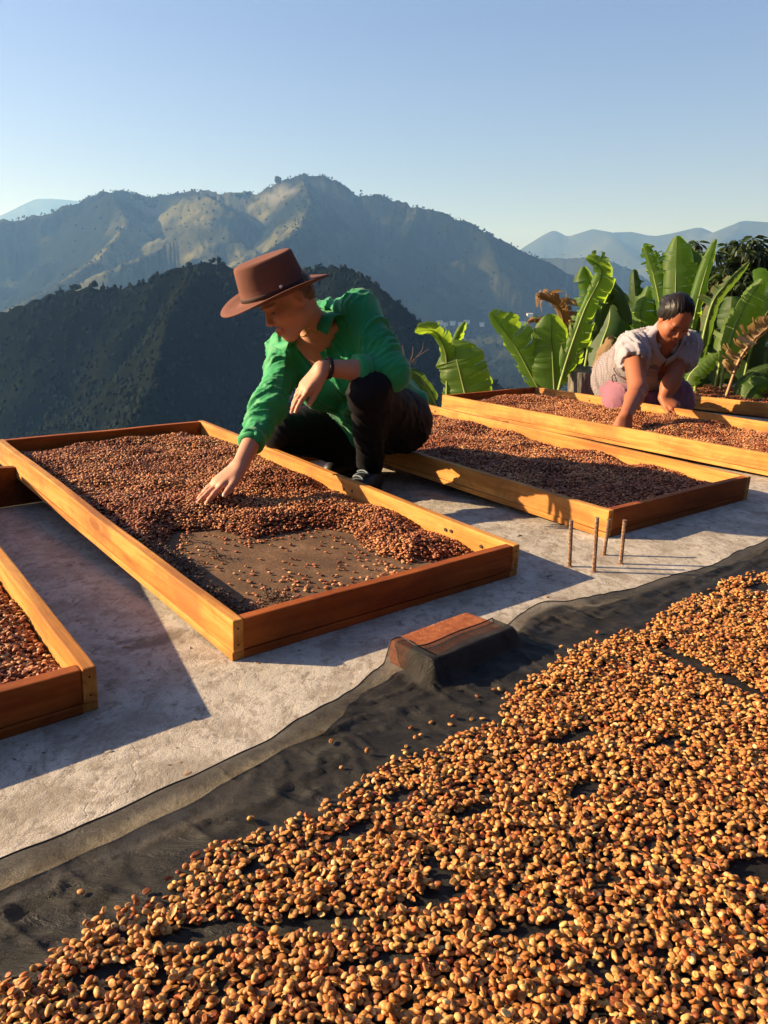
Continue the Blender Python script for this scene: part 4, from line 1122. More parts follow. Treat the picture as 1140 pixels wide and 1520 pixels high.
def head(fl, C, f, u, sc=1.0):
    f = unit(f); u = unit(np.asarray(u) - f * (np.asarray(u) @ f)); l = np.cross(u, f); A = np.array([f, l, u])
    def p(a, b, c): return C + sc * (f * a + l * b + u * c)
    fl.ell(p(-0.006, 0, 0.022), np.array([0.094, 0.073, 0.090]) * sc, A, 0.02)
    fl.ell(p(0.030, 0, -0.042), np.array([0.056, 0.047, 0.067]) * sc, A, 0.03)
    fl.cone(p(0.066, -0.007, -0.097), p(0.066, 0.007, -0.097), 0.0165 * sc, 0.0165 * sc, 0.022)
    for s in (-1, 1):
        fl.ell(p(0.058, s * 0.040, -0.028), np.array([0.026, 0.022, 0.024]) * sc, A, 0.022)
        fl.cone(p(0.004, s * 0.050, -0.056), p(0.060, s * 0.012, -0.098), 0.012 * sc, 0.012 * sc, 0.026)
    fl.cone(p(0.078, -0.034, 0.017), p(0.078, 0.034, 0.017), 0.0105 * sc, 0.0105 * sc, 0.015)
    for s in (-1, 1):
        fl.ell(p(0.096, s * 0.031, -0.003), np.array([0.018, 0.019, 0.011]) * sc, A, 0.012, sub=True)
        fl.ell(p(0.071, s * 0.031, -0.003), np.array([0.013, 0.0135, 0.012]) * sc, A, 0.004)
    fl.cone(p(0.083, 0, 0.006), p(0.104, 0, -0.031), 0.0065 * sc, 0.0095 * sc, 0.009)
    for s in (-1, 1): fl.ell(p(0.094, s * 0.0125, -0.038), np.array([0.011, 0.0075, 0.008]) * sc, A, 0.007)
    fl.cone(p(0.086, -0.019, -0.0665), p(0.0935, 0, -0.0635), 0.0040 * sc, 0.0055 * sc, 0.005); fl.cone(p(0.0935, 0, -0.0635), p(0.086, 0.019, -0.0665), 0.0065 * sc, 0.0045 * sc, 0.005)
    fl.cone(p(0.084, -0.015, -0.0765), p(0.0905, 0, -0.0775), 0.0048 * sc, 0.0070 * sc, 0.005); fl.cone(p(0.0905, 0, -0.0775), p(0.084, 0.015, -0.0765), 0.0070 * sc, 0.0048 * sc, 0.005)
    for s in (-1, 1):
        fl.ell(p(-0.006, s * 0.073, -0.010), np.array([0.018, 0.008, 0.031]) * sc, A, 0.006)
        fl.ell(p(0.000, s * 0.082, -0.006), np.array([0.009, 0.006, 0.016]) * sc, A, 0.004, sub=True)
    return A, p
def skin_cols(V, C, A, sc, base, tips=(), lip=(0.42, 0.13, 0.11), nails=None):
    q = (V - C) @ A.T / sc
    c = np.tile(np.array(base), (len(V), 1))
    m = 0.10 * (fbm(V[:, 0] * 40 + V[:, 2] * 31, V[:, 1] * 40 - V[:, 2] * 22, 3, 55) - 0.5); c = c * (1 + m[:, None])
    def blend(w_, col):
        nonlocal c
        c = c * (1 - w_[:, None]) + np.array(col) * w_[:, None]
    wl = np.exp(-((np.abs(q[:, 1]) / 0.021) ** 4)) * np.exp(-(((q[:, 2] + 0.071) / 0.0095) ** 4)) * (q[:, 0] > 0.07); blend(0.8 * wl, lip)
    for s in (-1, 1):
        ck = np.exp(-(((q[:, 1] - s * 0.042) / 0.024) ** 2 + ((q[:, 2] + 0.035) / 0.022) ** 2)) * (q[:, 0] > 0.03); blend(0.28 * ck, (0.55, 0.20, 0.14))
        br = np.exp(-(((q[:, 1] - s * 0.033) / 0.020) ** 4 + ((q[:, 2] - 0.017 + 0.12 * (np.abs(q[:, 1]) - .03)) / 0.0042) ** 4)) * (q[:, 0] > 0.06); blend(0.85 * br, (0.045, 0.025, 0.018))
        ey = np.exp(-(((q[:, 1] - s * 0.031) / 0.014) ** 4 + ((q[:, 2] + 0.0085) / 0.0034) ** 4)) * (q[:, 0] > 0.06); blend(0.9 * ey, (0.03, 0.018, 0.014))
    for (t, d) in tips:
        r = np.linalg.norm(V - t, axis=1); wt = smooth01((0.022 - r) / 0.016); blend(0.30 * wt, (0.62, 0.25, 0.2))
        if nails is not None:
            wn_ = smooth01((0.0085 - np.linalg.norm(V - (t + d * 0.005), axis=1)) / 0.004); blend(0.8 * wn_, nails)
    return np.clip(c, 0.004, 0.95)
def mat_skin(name, sss=0.15):
    w = NT(name); at = w.n('Attribute'); at.attribute_name = 'col'
    w.base(at.outputs['Color']); w.set(Roughness=0.55); w.b.inputs['Specular IOR Level'].default_value = 0.28
    w.b.inputs['Subsurface Weight'].default_value = sss; w.b.inputs['Subsurface Radius'].default_value = (0.008, 0.003, 0.0015); w.b.inputs['Subsurface Scale'].default_value = 1.0
    n = w.noise(w.mapped('Object'), 380, 3, 0.6); w.bump(n, 0.10, 0.001); return w.m
def mat_cloth(name, c, rough=0.75, var=0.18, sheen=0.25, weave=900, second=None, check=None):
    w = NT(name); v = w.mapped('Object'); n = w.noise(v, 9, 4, 0.6); n2 = w.noise(v, weave, 2, 0.5)
    col = w.mix(n, tuple(x * (1 - var) for x in c), tuple(min(0.9, x * (1 + var)) for x in c))
    if check:
        wv = w.n('TexWave', wave_type='BANDS', bands_direction='X'); wv.inputs['Scale'].default_value = check[0]; w.l(v, wv.inputs['Vector'])
        wz = w.n('TexWave', wave_type='BANDS', bands_direction='Z'); wz.inputs['Scale'].default_value = check[0]; w.l(v, wz.inputs['Vector'])
        col = w.mix(w.math('MULTIPLY', w.math('ADD', wv.outputs['Fac'], wz.outputs['Fac']), 0.42), col, check[1])
    w.base(col); w.set(Roughness=rough); w.b.inputs['Sheen Weight'].default_value = sheen; w.b.inputs['Specular IOR Level'].default_value = 0.25
    w.bump(n2, 0.15, 0.0012); return w.m
def folds(V, N, amp, e1, e2, s1=5.0, s2=30.0, seed=0):
    a = V @ unit(e1); b = V @ unit(e2)
    r = np.clip(1 - np.abs(2 * fbm(a * s1 + 0.9 * np.sin(b * 9 + seed), b * s2 * 0.75 + 0.5 * np.sin(a * 11), 3, 500 + seed) - 1) * 2.6, 0, 1)
    r2 = np.clip(1 - np.abs(2 * fbm(a * s1 * 1.7 + 7, b * s2 * 1.5 + 3, 2, 520 + seed) - 1) * 3.0, 0, 1)
    return N * (amp * (1.15 * r ** 2.4 + 0.4 * r2 ** 2 - 0.45))[:, None]
def garment(name, fl, mat, parent, disp=None, relax_it=1):
    fl.build(); V, F = fl.mesh(); V = relax(V, F, relax_it)
    if disp is not None: V = V + disp(V, fl.grad(V))
    return mk(name, V, F, mat, parent, smooth=True)
def ribbon(pts_a, pts_b, th=0.0015):
    """thin sheet between two point rows, with thickness"""
    A = np.asarray(pts_a, float); B = np.asarray(pts_b, float); n = len(A)
    N = np.cross(np.gradient(A, axis=0), B - A); N /= np.linalg.norm(N, axis=1)[:, None] + 1e-12
    mid = (A + B) / 2 + N * 0.003
    rows = [A + N * th, mid + N * th, B + N * th, B - N * th, mid - N * th, A - N * th]
    V = np.stack(rows, 1).reshape(-1, 3); F = []
    for i in range(n - 1):
        for k in range(6):
            k2 = (k + 1) % 6; F.append((i * 6 + k, i * 6 + k2, (i + 1) * 6 + k2, (i + 1) * 6 + k))
    F.append(tuple(range(5, -1, -1))); F.append(tuple((n - 1) * 6 + k for k in range(6)))
    return V, F

# ---- the woman in the green shirt, squatting between two trays
def woman_green():
    root = empty('person', (-0.05, 2.55, 0.0))
    tag(root, 'person in green shirt and black trousers squatting, one hand in the beans', 'person')
    root_inv = -np.array([-0.05, 2.55, 0.0])
    hipL = np.array([0.055, 2.62, 0.225]); hipR = np.array([-0.09, 2.76, 0.225]); pelv = (hipL + hipR) / 2
    shL = PY(533, 466, 2.43); shR = PY(426, 521, 2.54)
    kneeL = PY(548, 583, 2.25); ankL = np.array([-0.045, 2.50, 0.085]); kneeR = PY(420, 643, 2.58); ankR = np.array([-0.06, 2.80, 0.07])
    elbL = PY(581, 553, 2.30); wriL = PY(478, 546, 2.20)
    elbR = PY(399, 603, 2.33); wriR = PY(356, 692, 2.10)
    C = PY(428, 443, 2.30); f = unit((-0.74, -0.42, -0.52)); u = unit((-0.52, -0.14, 0.84)); sc = 0.88
    nb = PY(474, 492, 2.44)
    shm = (shL + shR) / 2; up = unit(shm - pelv); side = unit(shL - shR); fwd = unit(np.cross(side, up) * -1)
    if fwd[0] > 0: fwd = -fwd
    # body
    b = Field(0.0042)
    chest = pelv + (shm - pelv) * 0.70 + fwd * 0.015; waist = pelv + (shm - pelv) * 0.35
    b.cone(hipL, hipR, 0.085, 0.085, 0.03); b.cone(pelv, waist, 0.11, 0.10, 0.05); b.cone(waist, chest, 0.10, 0.108, 0.05)
    b.cone(chest + side * 0.05, chest - side * 0.05, 0.095, 0.095, 0.04); b.cone(shL, shR, 0.050, 0.050, 0.05); b.cone(shm + fwd * 0.03, nb, 0.062, 0.050, 0.04)
    for s in (-1, 1): b.ell(chest + fwd * 0.075 + side * s * 0.062 + up * -0.005, (0.052, 0.052, 0.05), None, 0.03)
    A, hp = head(b, C, f, u, sc)
    b.cone(nb, hp(-0.026, 0, -0.045), 0.045, 0.038, 0.03)
    b.cone(nb + fwd * 0.045 + side * 0.01 - up * 0.02, nb + fwd * 0.02 + side * 0.07, 0.010, 0.008, 0.02); b.cone(nb + fwd * 0.045 - side * 0.01 - up * 0.02, nb + fwd * 0.02 - side * 0.07, 0.010, 0.008, 0.02)
    b.cone(shL, elbL, 0.040, 0.032, 0.03); b.cone(elbL, elbL + (wriL - elbL) * 0.35, 0.032, 0.034, 0.02); b.cone(elbL + (wriL - elbL) * 0.35, wriL, 0.034, 0.022, 0.02)
    b.cone(shR, elbR, 0.036, 0.028, 0.03); b.cone(elbR, elbR + (wriR - elbR) * 0.35, 0.030, 0.030, 0.02); b.cone(elbR + (wriR - elbR) * 0.35, wriR, 0.030, 0.0225, 0.02)
    b.cone(hipL, kneeL, 0.070, 0.042, 0.04); b.cone(kneeL, ankL, 0.038, 0.026, 0.03); b.cone(hipR, kneeR, 0.070, 0.044, 0.04); b.cone(kneeR, ankR, 0.042, 0.026, 0.03)
    kn = PY(447, 580, 2.185); tipsL = hand(b, wriL, kn - wriL, np.array([-0.72, -0.50, 0.42]), -1, (0.10, 0.14, 0.18, 0.20), 0.07, 0.93, 0.8, 0.95)
    hd = np.array(PZ(286, 744, 0.10)) - wriR; tipsR = hand(b, wriR, hd, np.array([-0.2, -0.15, 0.95]), -1, (0.10, 0.06, 0.08, 0.12), 0.10, 0.98, 0.25)
    b.build(); V, F = b.mesh(); V = relax(V, F, 1, 0.35)
    cols = skin_cols(V, C, A, sc, (0.44, 0.215, 0.14), tipsL + tipsR, nails=(0.80, 0.66, 0.66))
    mk('body', V + root_inv, F, mat_skin('fair_skin'), root, smooth=True, col=cols)
    # trousers
    mb = NT('black_trousers'); mb.base((0.0065, 0.0065, 0.0085)); mb.set(Roughness=0.75); mb.b.inputs['Specular IOR Level'].default_value = 0.12
    vv = mb.mapped('Object'); mb.bump(mb.noise(vv, 800, 2), 0.15, 0.001)
    p = Field(0.006)
    p.cone(hipL, hipR, 0.097, 0.097, 0.04); p.cone(pelv, waist, 0.116, 0.108, 0.04)
    p.cone(hipL - up * 0.0 + np.array([0.01, 0.03, 0.0]), kneeL, 0.096, 0.061, 0.05); p.cone(kneeL, ankL + np.array([0, 0, 0.02]), 0.056, 0.044, 0.03)
    p.cone(hipR, kneeR, 0.10, 0.067, 0.05); p.cone(kneeR, ankR, 0.062, 0.048, 0.03)
    p.half((0, 0, 0.052), (0, 0, -1), (-1, 1.8, -0.1), (0.6, 3.2, 0.052), 0.004)
    o = garment('trousers', p, mb.m, root, lambda V, N: folds(V, N, 0.0055, (0.2, -0.8, 0.4), (0.7, 0.2, 0.6), 7, 34, 1)); o.location = V3(root_inv)
    # shirt
    ms = mat_cloth('green_shirt', (0.010, 0.235, 0.085), 0.62, 0.12, 0.15)
    s = Field(0.0045)
    s.cone(pelv + up * 0.03, waist, 0.124, 0.120, 0.05); s.cone(waist, chest, 0.112, 0.116, 0.05)
    s.cone(chest + side * 0.055, chest - side * 0.055, 0.107, 0.107, 0.05); s.cone(shL, shR, 0.060, 0.058, 0.06)
    for q in (-1, 1): s.ell(chest + fwd * 0.085 + side * q * 0.06, (0.062, 0.062, 0.06), None, 0.05)
    s.cone(shm + fwd * 0.01, nb - up * 0.012, 0.085, 0.064, 0.03)
    s.cone(shm - fwd * 0.045, waist - fwd * 0.03, 0.072, 0.10, 0.06)
    # loose tail over the hips
    tailL = PY(622, 594, 2.70)
    s.cone(waist - fwd * 0.03 + side * 0.04, tailL, 0.105, 0.028, 0.05); s.cone(hipR * 0.5 + hipL * 0.5 + up * 0.03, tailL, 0.115, 0.02, 0.05)
    s.cone(shL, elbL, 0.060, 0.055, 0.05); eL = elbL + (wriL - elbL) * 0.50; s.cone(elbL, eL, 0.053, 0.042, 0.03)
    s.cone(shR, elbR, 0.054, 0.045, 0.04); eR = elbR + (wriR - elbR) * 0.64; s.cone(elbR, eR, 0.044, 0.036, 0.03)
    # shirt front hanging loose between the knees
    fr = PY(517, 610, 2.42); s.cone(waist + fwd * 0.09 + side * 0.03, fr, 0.07, 0.018, 0.05, flat=(fwd, 0.35))
    for e, w_, el in ((eL, wriL, elbL), (eR, wriR, elbR)):
        dd = unit(w_ - el); s.half(e, dd, e - 0.065 + dd * 0.03, e + 0.065 + dd * 0.03)
    # open neck
    vb = PY(474, 556, 2.27); vt = nb + fwd * 0.06 + up * 0.03
    s.cone(vt, vb, 0.05, 0.01, 0.006, sub=True)
    for u_, v_, r_ in ((455, 500, 0.042), (456, 512, 0.040), (459, 524, 0.033), (463, 535, 0.026), (467, 545, 0.018), (472, 555, 0.010)): s.cone(PY(u_, v_, 2.18), PY(u_, v_, 2.43), r_, r_, 0.006, sub=True); s.cone(nb + fwd * 0.02 + up * 0.03, hp(-0.02, 0, -0.03), 0.066, 0.09, 0.01, sub=True)
    s.ell(C, (0.115, 0.115, 0.125), A, 0.006, sub=True)
    def sd(V, N):
        dl = np.minimum(np.linalg.norm(np.cross(V - shL, unit(elbL - shL)), axis=1), np.linalg.norm(np.cross(V - elbL, unit(wriL - elbL)), axis=1))
        dr = np.minimum(np.linalg.norm(np.cross(V - shR, unit(elbR - shR)), axis=1), np.linalg.norm(np.cross(V - elbR, unit(wriR - elbR)), axis=1))
        wl = smooth01((0.085 - dl) / 0.03) * smooth01(((V - shm) @ side - 0.10) / 0.05); wr = smooth01((0.08 - dr) / 0.03) * smooth01((-(V - shm) @ side - 0.08) / 0.05)
        t = folds(V, N, 0.011, up + 0.25 * side, side, 5, 26, 2) * (1 - wl - wr).clip(0)[:, None]
        t = t + folds(V, N, 0.012, side + 0.4 * fwd, unit(elbL - shL) + 0.4 * side, 10, 30, 3) * wl[:, None] + folds(V, N, 0.011, np.array([0.5, 0.7, 0.1]), unit(elbR - shR) + np.array([.5, 0, .3]), 9, 28, 4) * wr[:, None]
        return t
    o = garment('shirt', s, ms, root, sd); o.location = V3(root_inv)
    # rolled cuffs
    for e, w_, el, r in ((eL, wriL, elbL, 0.044), (eR, wriR, elbR, 0.036)):
        dd = unit(w_ - el); pts = [e - dd * 0.030, e - dd * 0.028, e - dd * 0.012, e + dd * 0.004, e + dd * 0.006]
        Vc, Fc = tube(np.array(pts) + root_inv, [r * 0.8, r + 0.0035, r + 0.003, r + 0.002, r * 0.75], 22); mk('cuff', Vc, Fc, ms, root, smooth=True)
    # collar flaps laid on the shirt
    def flap(outer, inner, nm='collar'):
        a = spline(np.array(outer), 14); c_ = spline(np.array(inner), 14)
        Vf, Ff = ribbon(a + root_inv, c_ + root_inv, 0.0018); mk(nm, Vf, Ff, ms, root, smooth=True)
    back = nb - fwd * 0.045 + up * 0.045
    flap([back + side * 0.0 + up * .01, nb + side * 0.058 + up * 0.035, PY(474, 468, 2.36), PY(470, 490, 2.33)], [back - fwd * 0.035 - up * 0.02, nb + side * 0.105 + up * 0.012, PY(497, 470, 2.335), PY(486, 497, 2.32)])
    flap([back + up * .01, nb - side * 0.058 + up * 0.03, PY(436, 500, 2.40), PY(430, 494, 2.36)], [back - fwd * 0.035 - up * 0.02, nb - side * 0.105 + up * 0.0, PY(404, 512, 2.40), PY(424, 522, 2.33)])
    # shoes
    mk_sh = mat_simple('black_shoe', (0.014, 0.014, 0.016), 0.5, 0.4, (300, 0.2, 0.002)); msol = mat_simple('shoe_sole', (0.03, 0.03, 0.032), 0.7)
    ml = mat_simple('shoe_lace', (0.16, 0.2, 0.24), 0.8)
    for hl, toe in ((np.array([-0.03, 2.55, 0.0]), np.array([-0.115, 2.335, 0.0])), (np.array([-0.045, 2.86, 0.0]), np.array([-0.22, 2.70, 0.0]))):
        dd = unit(toe - hl); sdv = np.array([-dd[1], dd[0], 0]); L = np.linalg.norm(toe - hl)
        fs = Field(0.004)
        fs.cone(hl + dd * 0.03 + (0, 0, 0.045), hl + dd * 0.10 + (0, 0, 0.05), 0.036, 0.034, 0.02); fs.cone(hl + dd * 0.10 + (0, 0, 0.045), toe - dd * 0.04 + (0, 0, 0.034), 0.036, 0.030, 0.025)
        fs.cone(hl + dd * 0.04 + (0, 0, 0.05), hl + dd * 0.045 + (0, 0, 0.105), 0.036, 0.038, 0.02); fs.half((0, 0, 0.016), (0, 0, -1), toe - 0.4, np.array([hl[0] + .4, hl[1] + .4, 0.016]))
        sh = garment('shoe', fs, mk_sh, root); sh.location = V3(root_inv)
        fo = Field(0.004); fo.cone(hl + dd * 0.035 + (0, 0, 0.03), toe - dd * 0.04 + (0, 0, 0.03), 0.040, 0.039, 0.01); fo.half((0, 0, 0.0015), (0, 0, -1), toe - 0.4, np.array([hl[0] + .4, hl[1] + .4, 0.0015])); fo.half((0, 0, 0.021), (0, 0, 1), np.array([toe[0] - .4, toe[1] - .4, 0.021]), hl + 0.5)
        so = garment('sole', fo, msol, sh)
        for k in range(5):
            c0 = hl + dd * (0.095 + 0.018 * k) + np.array([0, 0, 0.088 - 0.004 * k]); sg = 1 if k % 2 else -1
            pts = fs.snap(spline(np.array([c0 + sdv * 0.022 * sg - (0, 0, 0.006), c0 + dd * 0.006, c0 - sdv * 0.022 * sg + dd * 0.016 - (0, 0, 0.006)]), 9), 0.002)
            Vl, Fl = tube(pts, 0.0026, 6); mk('lace', Vl, Fl, ml, sh, smooth=True)
    # hat
    hu = unit((-0.30, -0.20, 0.93)); hf = unit(f - hu * (f @ hu)); hl_ = np.cross(hu, hf); HC = PY(409, 438, 2.285)
    mh = mat_simple('brown_felt', (0.135, 0.057, 0.042), 0.88, 0.15, (260, 0.25, 0.002), var=0.18, vscale=40); mh2 = mat_simple('dark_hat_band', (0.035, 0.018, 0.014), 0.7, 0.2)
    NA = 64; ang = np.arange(NA) * 2 * math.pi / NA; ca, sa = np.cos(ang), np.sin(ang)
    def ring(rf, rl, z, lift=0.0):
        zz = z + lift * (sa ** 2) - 0.35 * lift * ca ** 2
        return HC + np.outer(ca * rf, hf) + np.outer(sa * rl, hl_) + np.outer(zz, hu)
    prof = [(0.098, 0.084, 0.0, 0), (0.120, 0.105, 0.001, 0.003), (0.145, 0.132, 0.002, 0.009), (0.163, 0.155, 0.003, 0.018), (0.166, 0.159, 0.005, 0.019), (0.163, 0.155, 0.0075, 0.018), (0.145, 0.132, 0.0065, 0.009), (0.120, 0.105, 0.006, 0.003), (0.102, 0.089, 0.008, 0), (0.0985, 0.0855, 0.014, 0), (0.096, 0.082, 0.04, 0), (0.0915, 0.0765, 0.075, 0), (0.0885, 0.0735, 0.098, 0), (0.085, 0.070, 0.104, 0), (0.078, 0.063, 0.1065, 0), (0.05, 0.04, 0.104, 0), (0.02, 0.016, 0.103, 0)]
    Vh = np.stack([ring(*p_) for p_ in prof], 1).reshape(-1, 3); Fh = [tuple(x) for x in grid_faces(NA, len(prof), True)]
    Fh.append(tuple(k * len(prof) + len(prof) - 1 for k in range(NA)))
    hat = mk('brimmed_hat', Vh - HC, Fh, mh, None, smooth=True); hat.location = V3(HC)
    tag(hat, 'flat crowned brown felt hat with a wide brim, worn by the squatting person', 'hat')
    bprof = [(0.0985, 0.0855, 0.010, 0), (0.1000, 0.087, 0.012, 0), (0.0995, 0.0865, 0.022, 0), (0.097, 0.084, 0.024, 0)]
    Vb = np.stack([ring(*p_) for p_ in bprof], 1).reshape(-1, 3); mk('hat_band', Vb - HC, grid_faces(NA, len(bprof), True), mh2, hat, smooth=True)
    bm = bmesh.new(); pinp = ring(0.0985, 0.0855, 0.028)[15] - HC
    bmesh.ops.create_icosphere(bm, subdivisions=2, radius=0.0055, matrix=Matrix.Translation(V3(pinp))); bm_obj('hat_pin', bm, mat_simple('silver_pin', (0.7, 0.68, 0.64), 0.35, 0.5, metal=0.8), hat, True)
    # short fair hair tucked under the hat at the nape and temple
    h = Field(0.0035); h.ell(hp(-0.020, 0, 0.020), np.array([0.080, 0.0770, 0.074]) * sc, A, 0.01); h.ell(hp(-0.050, 0, -0.022), np.array([0.032, 0.048, 0.026]), A, 0.02)
    mhr = mat_simple('brown_hair', (0.13, 0.075, 0.04), 0.5, 0.4, var=0.35, vscale=160)
    ho = garment('hair', h, mhr, root, lambda V, N: folds(V, N, 0.003, f, np.cross(f, u), 10, 160, 9)); ho.location = V3(root_inv)
    # bracelet and fine chain
    dd = unit(wriL - elbL); cc = wriL - dd * 0.016
    e1 = unit(np.cross(dd, (0, 0, 1))); e2 = np.cross(dd, e1); t = np.linspace(0, 2 * math.pi, 25)
    for off, r in ((0, 0.0285), (0.006, 0.0275)):
        pts = cc - dd * off + np.outer(np.cos(t), e1) * r + np.outer(np.sin(t), e2) * r
        Vb, Fb = tube(pts, 0.0036, 7, False)
        if off == 0: br = mk('bracelet', Vb, Fb, mat_simple('dark_leather', (0.03, 0.018, 0.014), 0.6), None, True); tag(br, 'dark leather bracelet on the wrist resting on the squatting person\'s knee', 'bracelet')
        else: mk('band', Vb, Fb, bpy.data.materials['dark_leather'], br, True)
    ch = b.snap(spline(np.array([nb + side * 0.06 + up * 0.03 + fwd * .02, PY(470, 514, 2.33), PY(466, 521, 2.32), PY(452, 505, 2.35), nb - side * 0.06 + up * 0.03 + fwd * .02]), 40), 0.0012)
    Vc, Fc = tube(ch, 0.0011, 5); nk = mk('necklace', Vc, Fc, mat_simple('gold_chain', (0.8, 0.55, 0.22), 0.3, 0.5, metal=0.9), None, True); tag(nk, 'thin gold chain round the squatting person\'s neck', 'necklace')
woman_green()

# ---- the woman in the grey and white blouse, kneeling between the last two trays
def woman_grey():
    origin = np.array([1.36, 4.35, 0.0]); root = empty('person', V3(origin))
    tag(root, 'person with black hair, grey and white blouse and pink skirt kneeling, reaching into a tray', 'person')
    hip = PY(934, 560, 4.36); shR = PY(938, 515, 3.98); shL = PY(1017, 512, 4.10); shm = (shR + shL) / 2
    elbR = PY(947, 578, 3.70); wriR = PY(929, 617, 3.42); elbL = PY(997, 566, 3.98); wriL = PY(985, 590, 3.935)
    C = PY(1003, 472, 3.93); f = unit((0.06, -0.72, -0.69)); u = unit((0.16, -0.68, 0.72)); sc = 0.94
    up = unit(shm - hip); side = unit(shL - shR); fwd = unit(np.cross(side, up))
    if fwd[2] > 0: fwd = -fwd
    nb = shm + up * 0.03 + np.array([0.0, -0.02, 0.02])
    chest = hip + (shm - hip) * 0.72; waist = hip + (shm - hip) * 0.38
    kR = np.array([1.27, 4.12, 0.10]); kL = PY(1000, 592, 4.18); kL[2] = 0.12
    aR = hip + np.array([-0.02, 0.22, -0.12]); aL = hip + np.array([0.2, 0.22, -0.12]); hL = hip + side * 0.075; hR = hip - side * 0.06
    b = Field(0.0048)
    b.cone(hR, hL, 0.12, 0.12, 0.05); b.cone(hip, waist, 0.135, 0.13, 0.05); b.cone(waist, chest, 0.13, 0.125, 0.05); b.cone(chest - side * 0.05, chest + side * 0.05, 0.11, 0.11, 0.05)
    b.cone(shR, shL, 0.055, 0.055, 0.05); b.cone(shm, nb, 0.07, 0.055, 0.04)
    A, hp = head(b, C, f, u, sc); b.cone(nb, hp(-0.03, 0, -0.05), 0.054, 0.052, 0.03)
    b.ell(hp(0.035, 0, -0.05), np.array([0.05, 0.066, 0.055]) * sc, A, 0.03)
    b.cone(shR, elbR, 0.050, 0.044, 0.03); b.cone(elbR, elbR + (wriR - elbR) * 0.35, 0.042, 0.040, 0.02); b.cone(elbR + (wriR - elbR) * 0.35, wriR, 0.040, 0.027, 0.02)
    b.cone(shL, elbL, 0.050, 0.044, 0.03); b.cone(elbL, elbL + (wriL - elbL) * 0.35, 0.042, 0.040, 0.02); b.cone(elbL + (wriL - elbL) * 0.35, wriL, 0.040, 0.028, 0.02)
    b.cone(hR, kR, 0.09, 0.06, 0.04); b.cone(kR, aR, 0.055, 0.04, 0.03); b.cone(hL, kL, 0.09, 0.06, 0.04); b.cone(kL, aL, 0.055, 0.04, 0.03)
    t1 = hand(b, wriR, np.array([-0.14, -0.35, -0.55]), np.array([0.1, -0.85, 0.45]), 1, (0.35, 0.35, 0.4, 0.45), 0.06, 1.0, 0.5)
    t2 = hand(b, wriL, PY(1003, 603, 3.88) - wriL, np.array([-0.1, -0.45, 0.85]), 1, (0.35, 0.4, 0.45, 0.5), 0.05, 0.98, 0.4)
    b.build(); V, F = b.mesh(); V = relax(V, F, 1, 0.35)
    cols = skin_cols(V, C, A, sc, (0.29, 0.097, 0.046), t1 + t2, lip=(0.28, 0.07, 0.055))
    mk('body', V - origin, F, mat_skin('brown_skin', 0.1), root, smooth=True, col=cols)
    loc = V3(-origin)
    # blouse: white, short puffed sleeves, with a grey check pinafore over it
    mw = mat_cloth('white_blouse', (0.27, 0.25, 0.28), 0.8, 0.06, 0.2); mg = mat_cloth('grey_check', (0.235, 0.205, 0.215), 0.85, 0.08, 0.2, check=(34, (0.12, 0.10, 0.11)))
    mp = mat_cloth('pink_skirt', (0.19, 0.075, 0.11), 0.8, 0.12, 0.2); md = mat_simple('dark_piping', (0.10, 0.06, 0.075), 0.8)
    s = Field(0.0055)
    s.cone(chest - side * 0.05, chest + side * 0.05, 0.128, 0.128, 0.05); s.cone(shR, shL, 0.074, 0.074, 0.05); s.cone(shm, nb, 0.085, 0.07, 0.04); s.cone(waist, chest, 0.135, 0.13, 0.05)
    for sh, el in ((shR, elbR), (shL, elbL)):
        d = unit(el - sh); e = sh + d * 0.135
        s.cone(sh + d * 0.02, sh + d * 0.085, 0.072, 0.077, 0.04); s.cone(sh + d * 0.085, e, 0.076, 0.062, 0.02)
        s.half(e - d * 0.004, d, e - 0.09 + d * 0.03, e + 0.09 + d * 0.03)
    s.cone(nb + fwd * 0.05 + up * 0.05, nb + fwd * 0.11 - up * 0.03, 0.050, 0.012, 0.006, sub=True); s.ell(C, (0.105, 0.088, 0.12), A, 0.006, sub=True); s.cone(nb + up * .03, hp(-.02, 0, -.03), 0.062, .08, .01, sub=True)
    bo = garment('blouse', s, mw, root, lambda V, N: folds(V, N, 0.012, up + 0.5 * side, side - 0.3 * up, 9, 42, 12)); bo.location = loc
    g = Field(0.0055)
    g.cone(hip + up * 0.02 - side * 0.05, waist - side * 0.03, 0.160, 0.152, 0.05); g.cone(hip + up * 0.02 + side * 0.05, waist + side * 0.03, 0.160, 0.152, 0.05); g.cone(waist, chest - up * 0.03, 0.156, 0.142, 0.05)
    g.cone(chest - side * 0.05 - up * .02, chest + side * 0.05 - up * .02, 0.137, 0.137, 0.05); g.cone(chest + fwd * 0.04, shm - up * 0.03, 0.12, 0.075, 0.05)
    for sh, el in ((shR, elbR), (shL, elbL)):
        d = unit(el - sh); g.cone(sh - d * 0.02, sh + d * 0.16, 0.092, 0.094, 0.008, sub=True)
    g.cone(nb + fwd * 0.05 + up * 0.05, nb + fwd * 0.13 - up * 0.07, 0.075, 0.02, 0.006, sub=True); g.cone(hip - side * 0.05 - np.array([0, 0, .03]), hip + side * 0.05 - np.array([0, 0, .03]), 0.150, 0.150, 0.05); g.half(hip - np.array([0, 0, 0.085]), (0.15, 0, -1), hip - 0.35, hip + 0.35)
    go = garment('pinafore', g, mg, root, lambda V, N: folds(V, N, 0.012, side + 0.2 * up, up, 6, 30, 13)); go.location = loc
    # collar of the blouse
    a1 = [nb - fwd * 0.05 + up * 0.06, nb - side * 0.070 + up * 0.045, nb - side * 0.05 + fwd * 0.075 + up * 0.01, nb + fwd * 0.105 - up * 0.02]
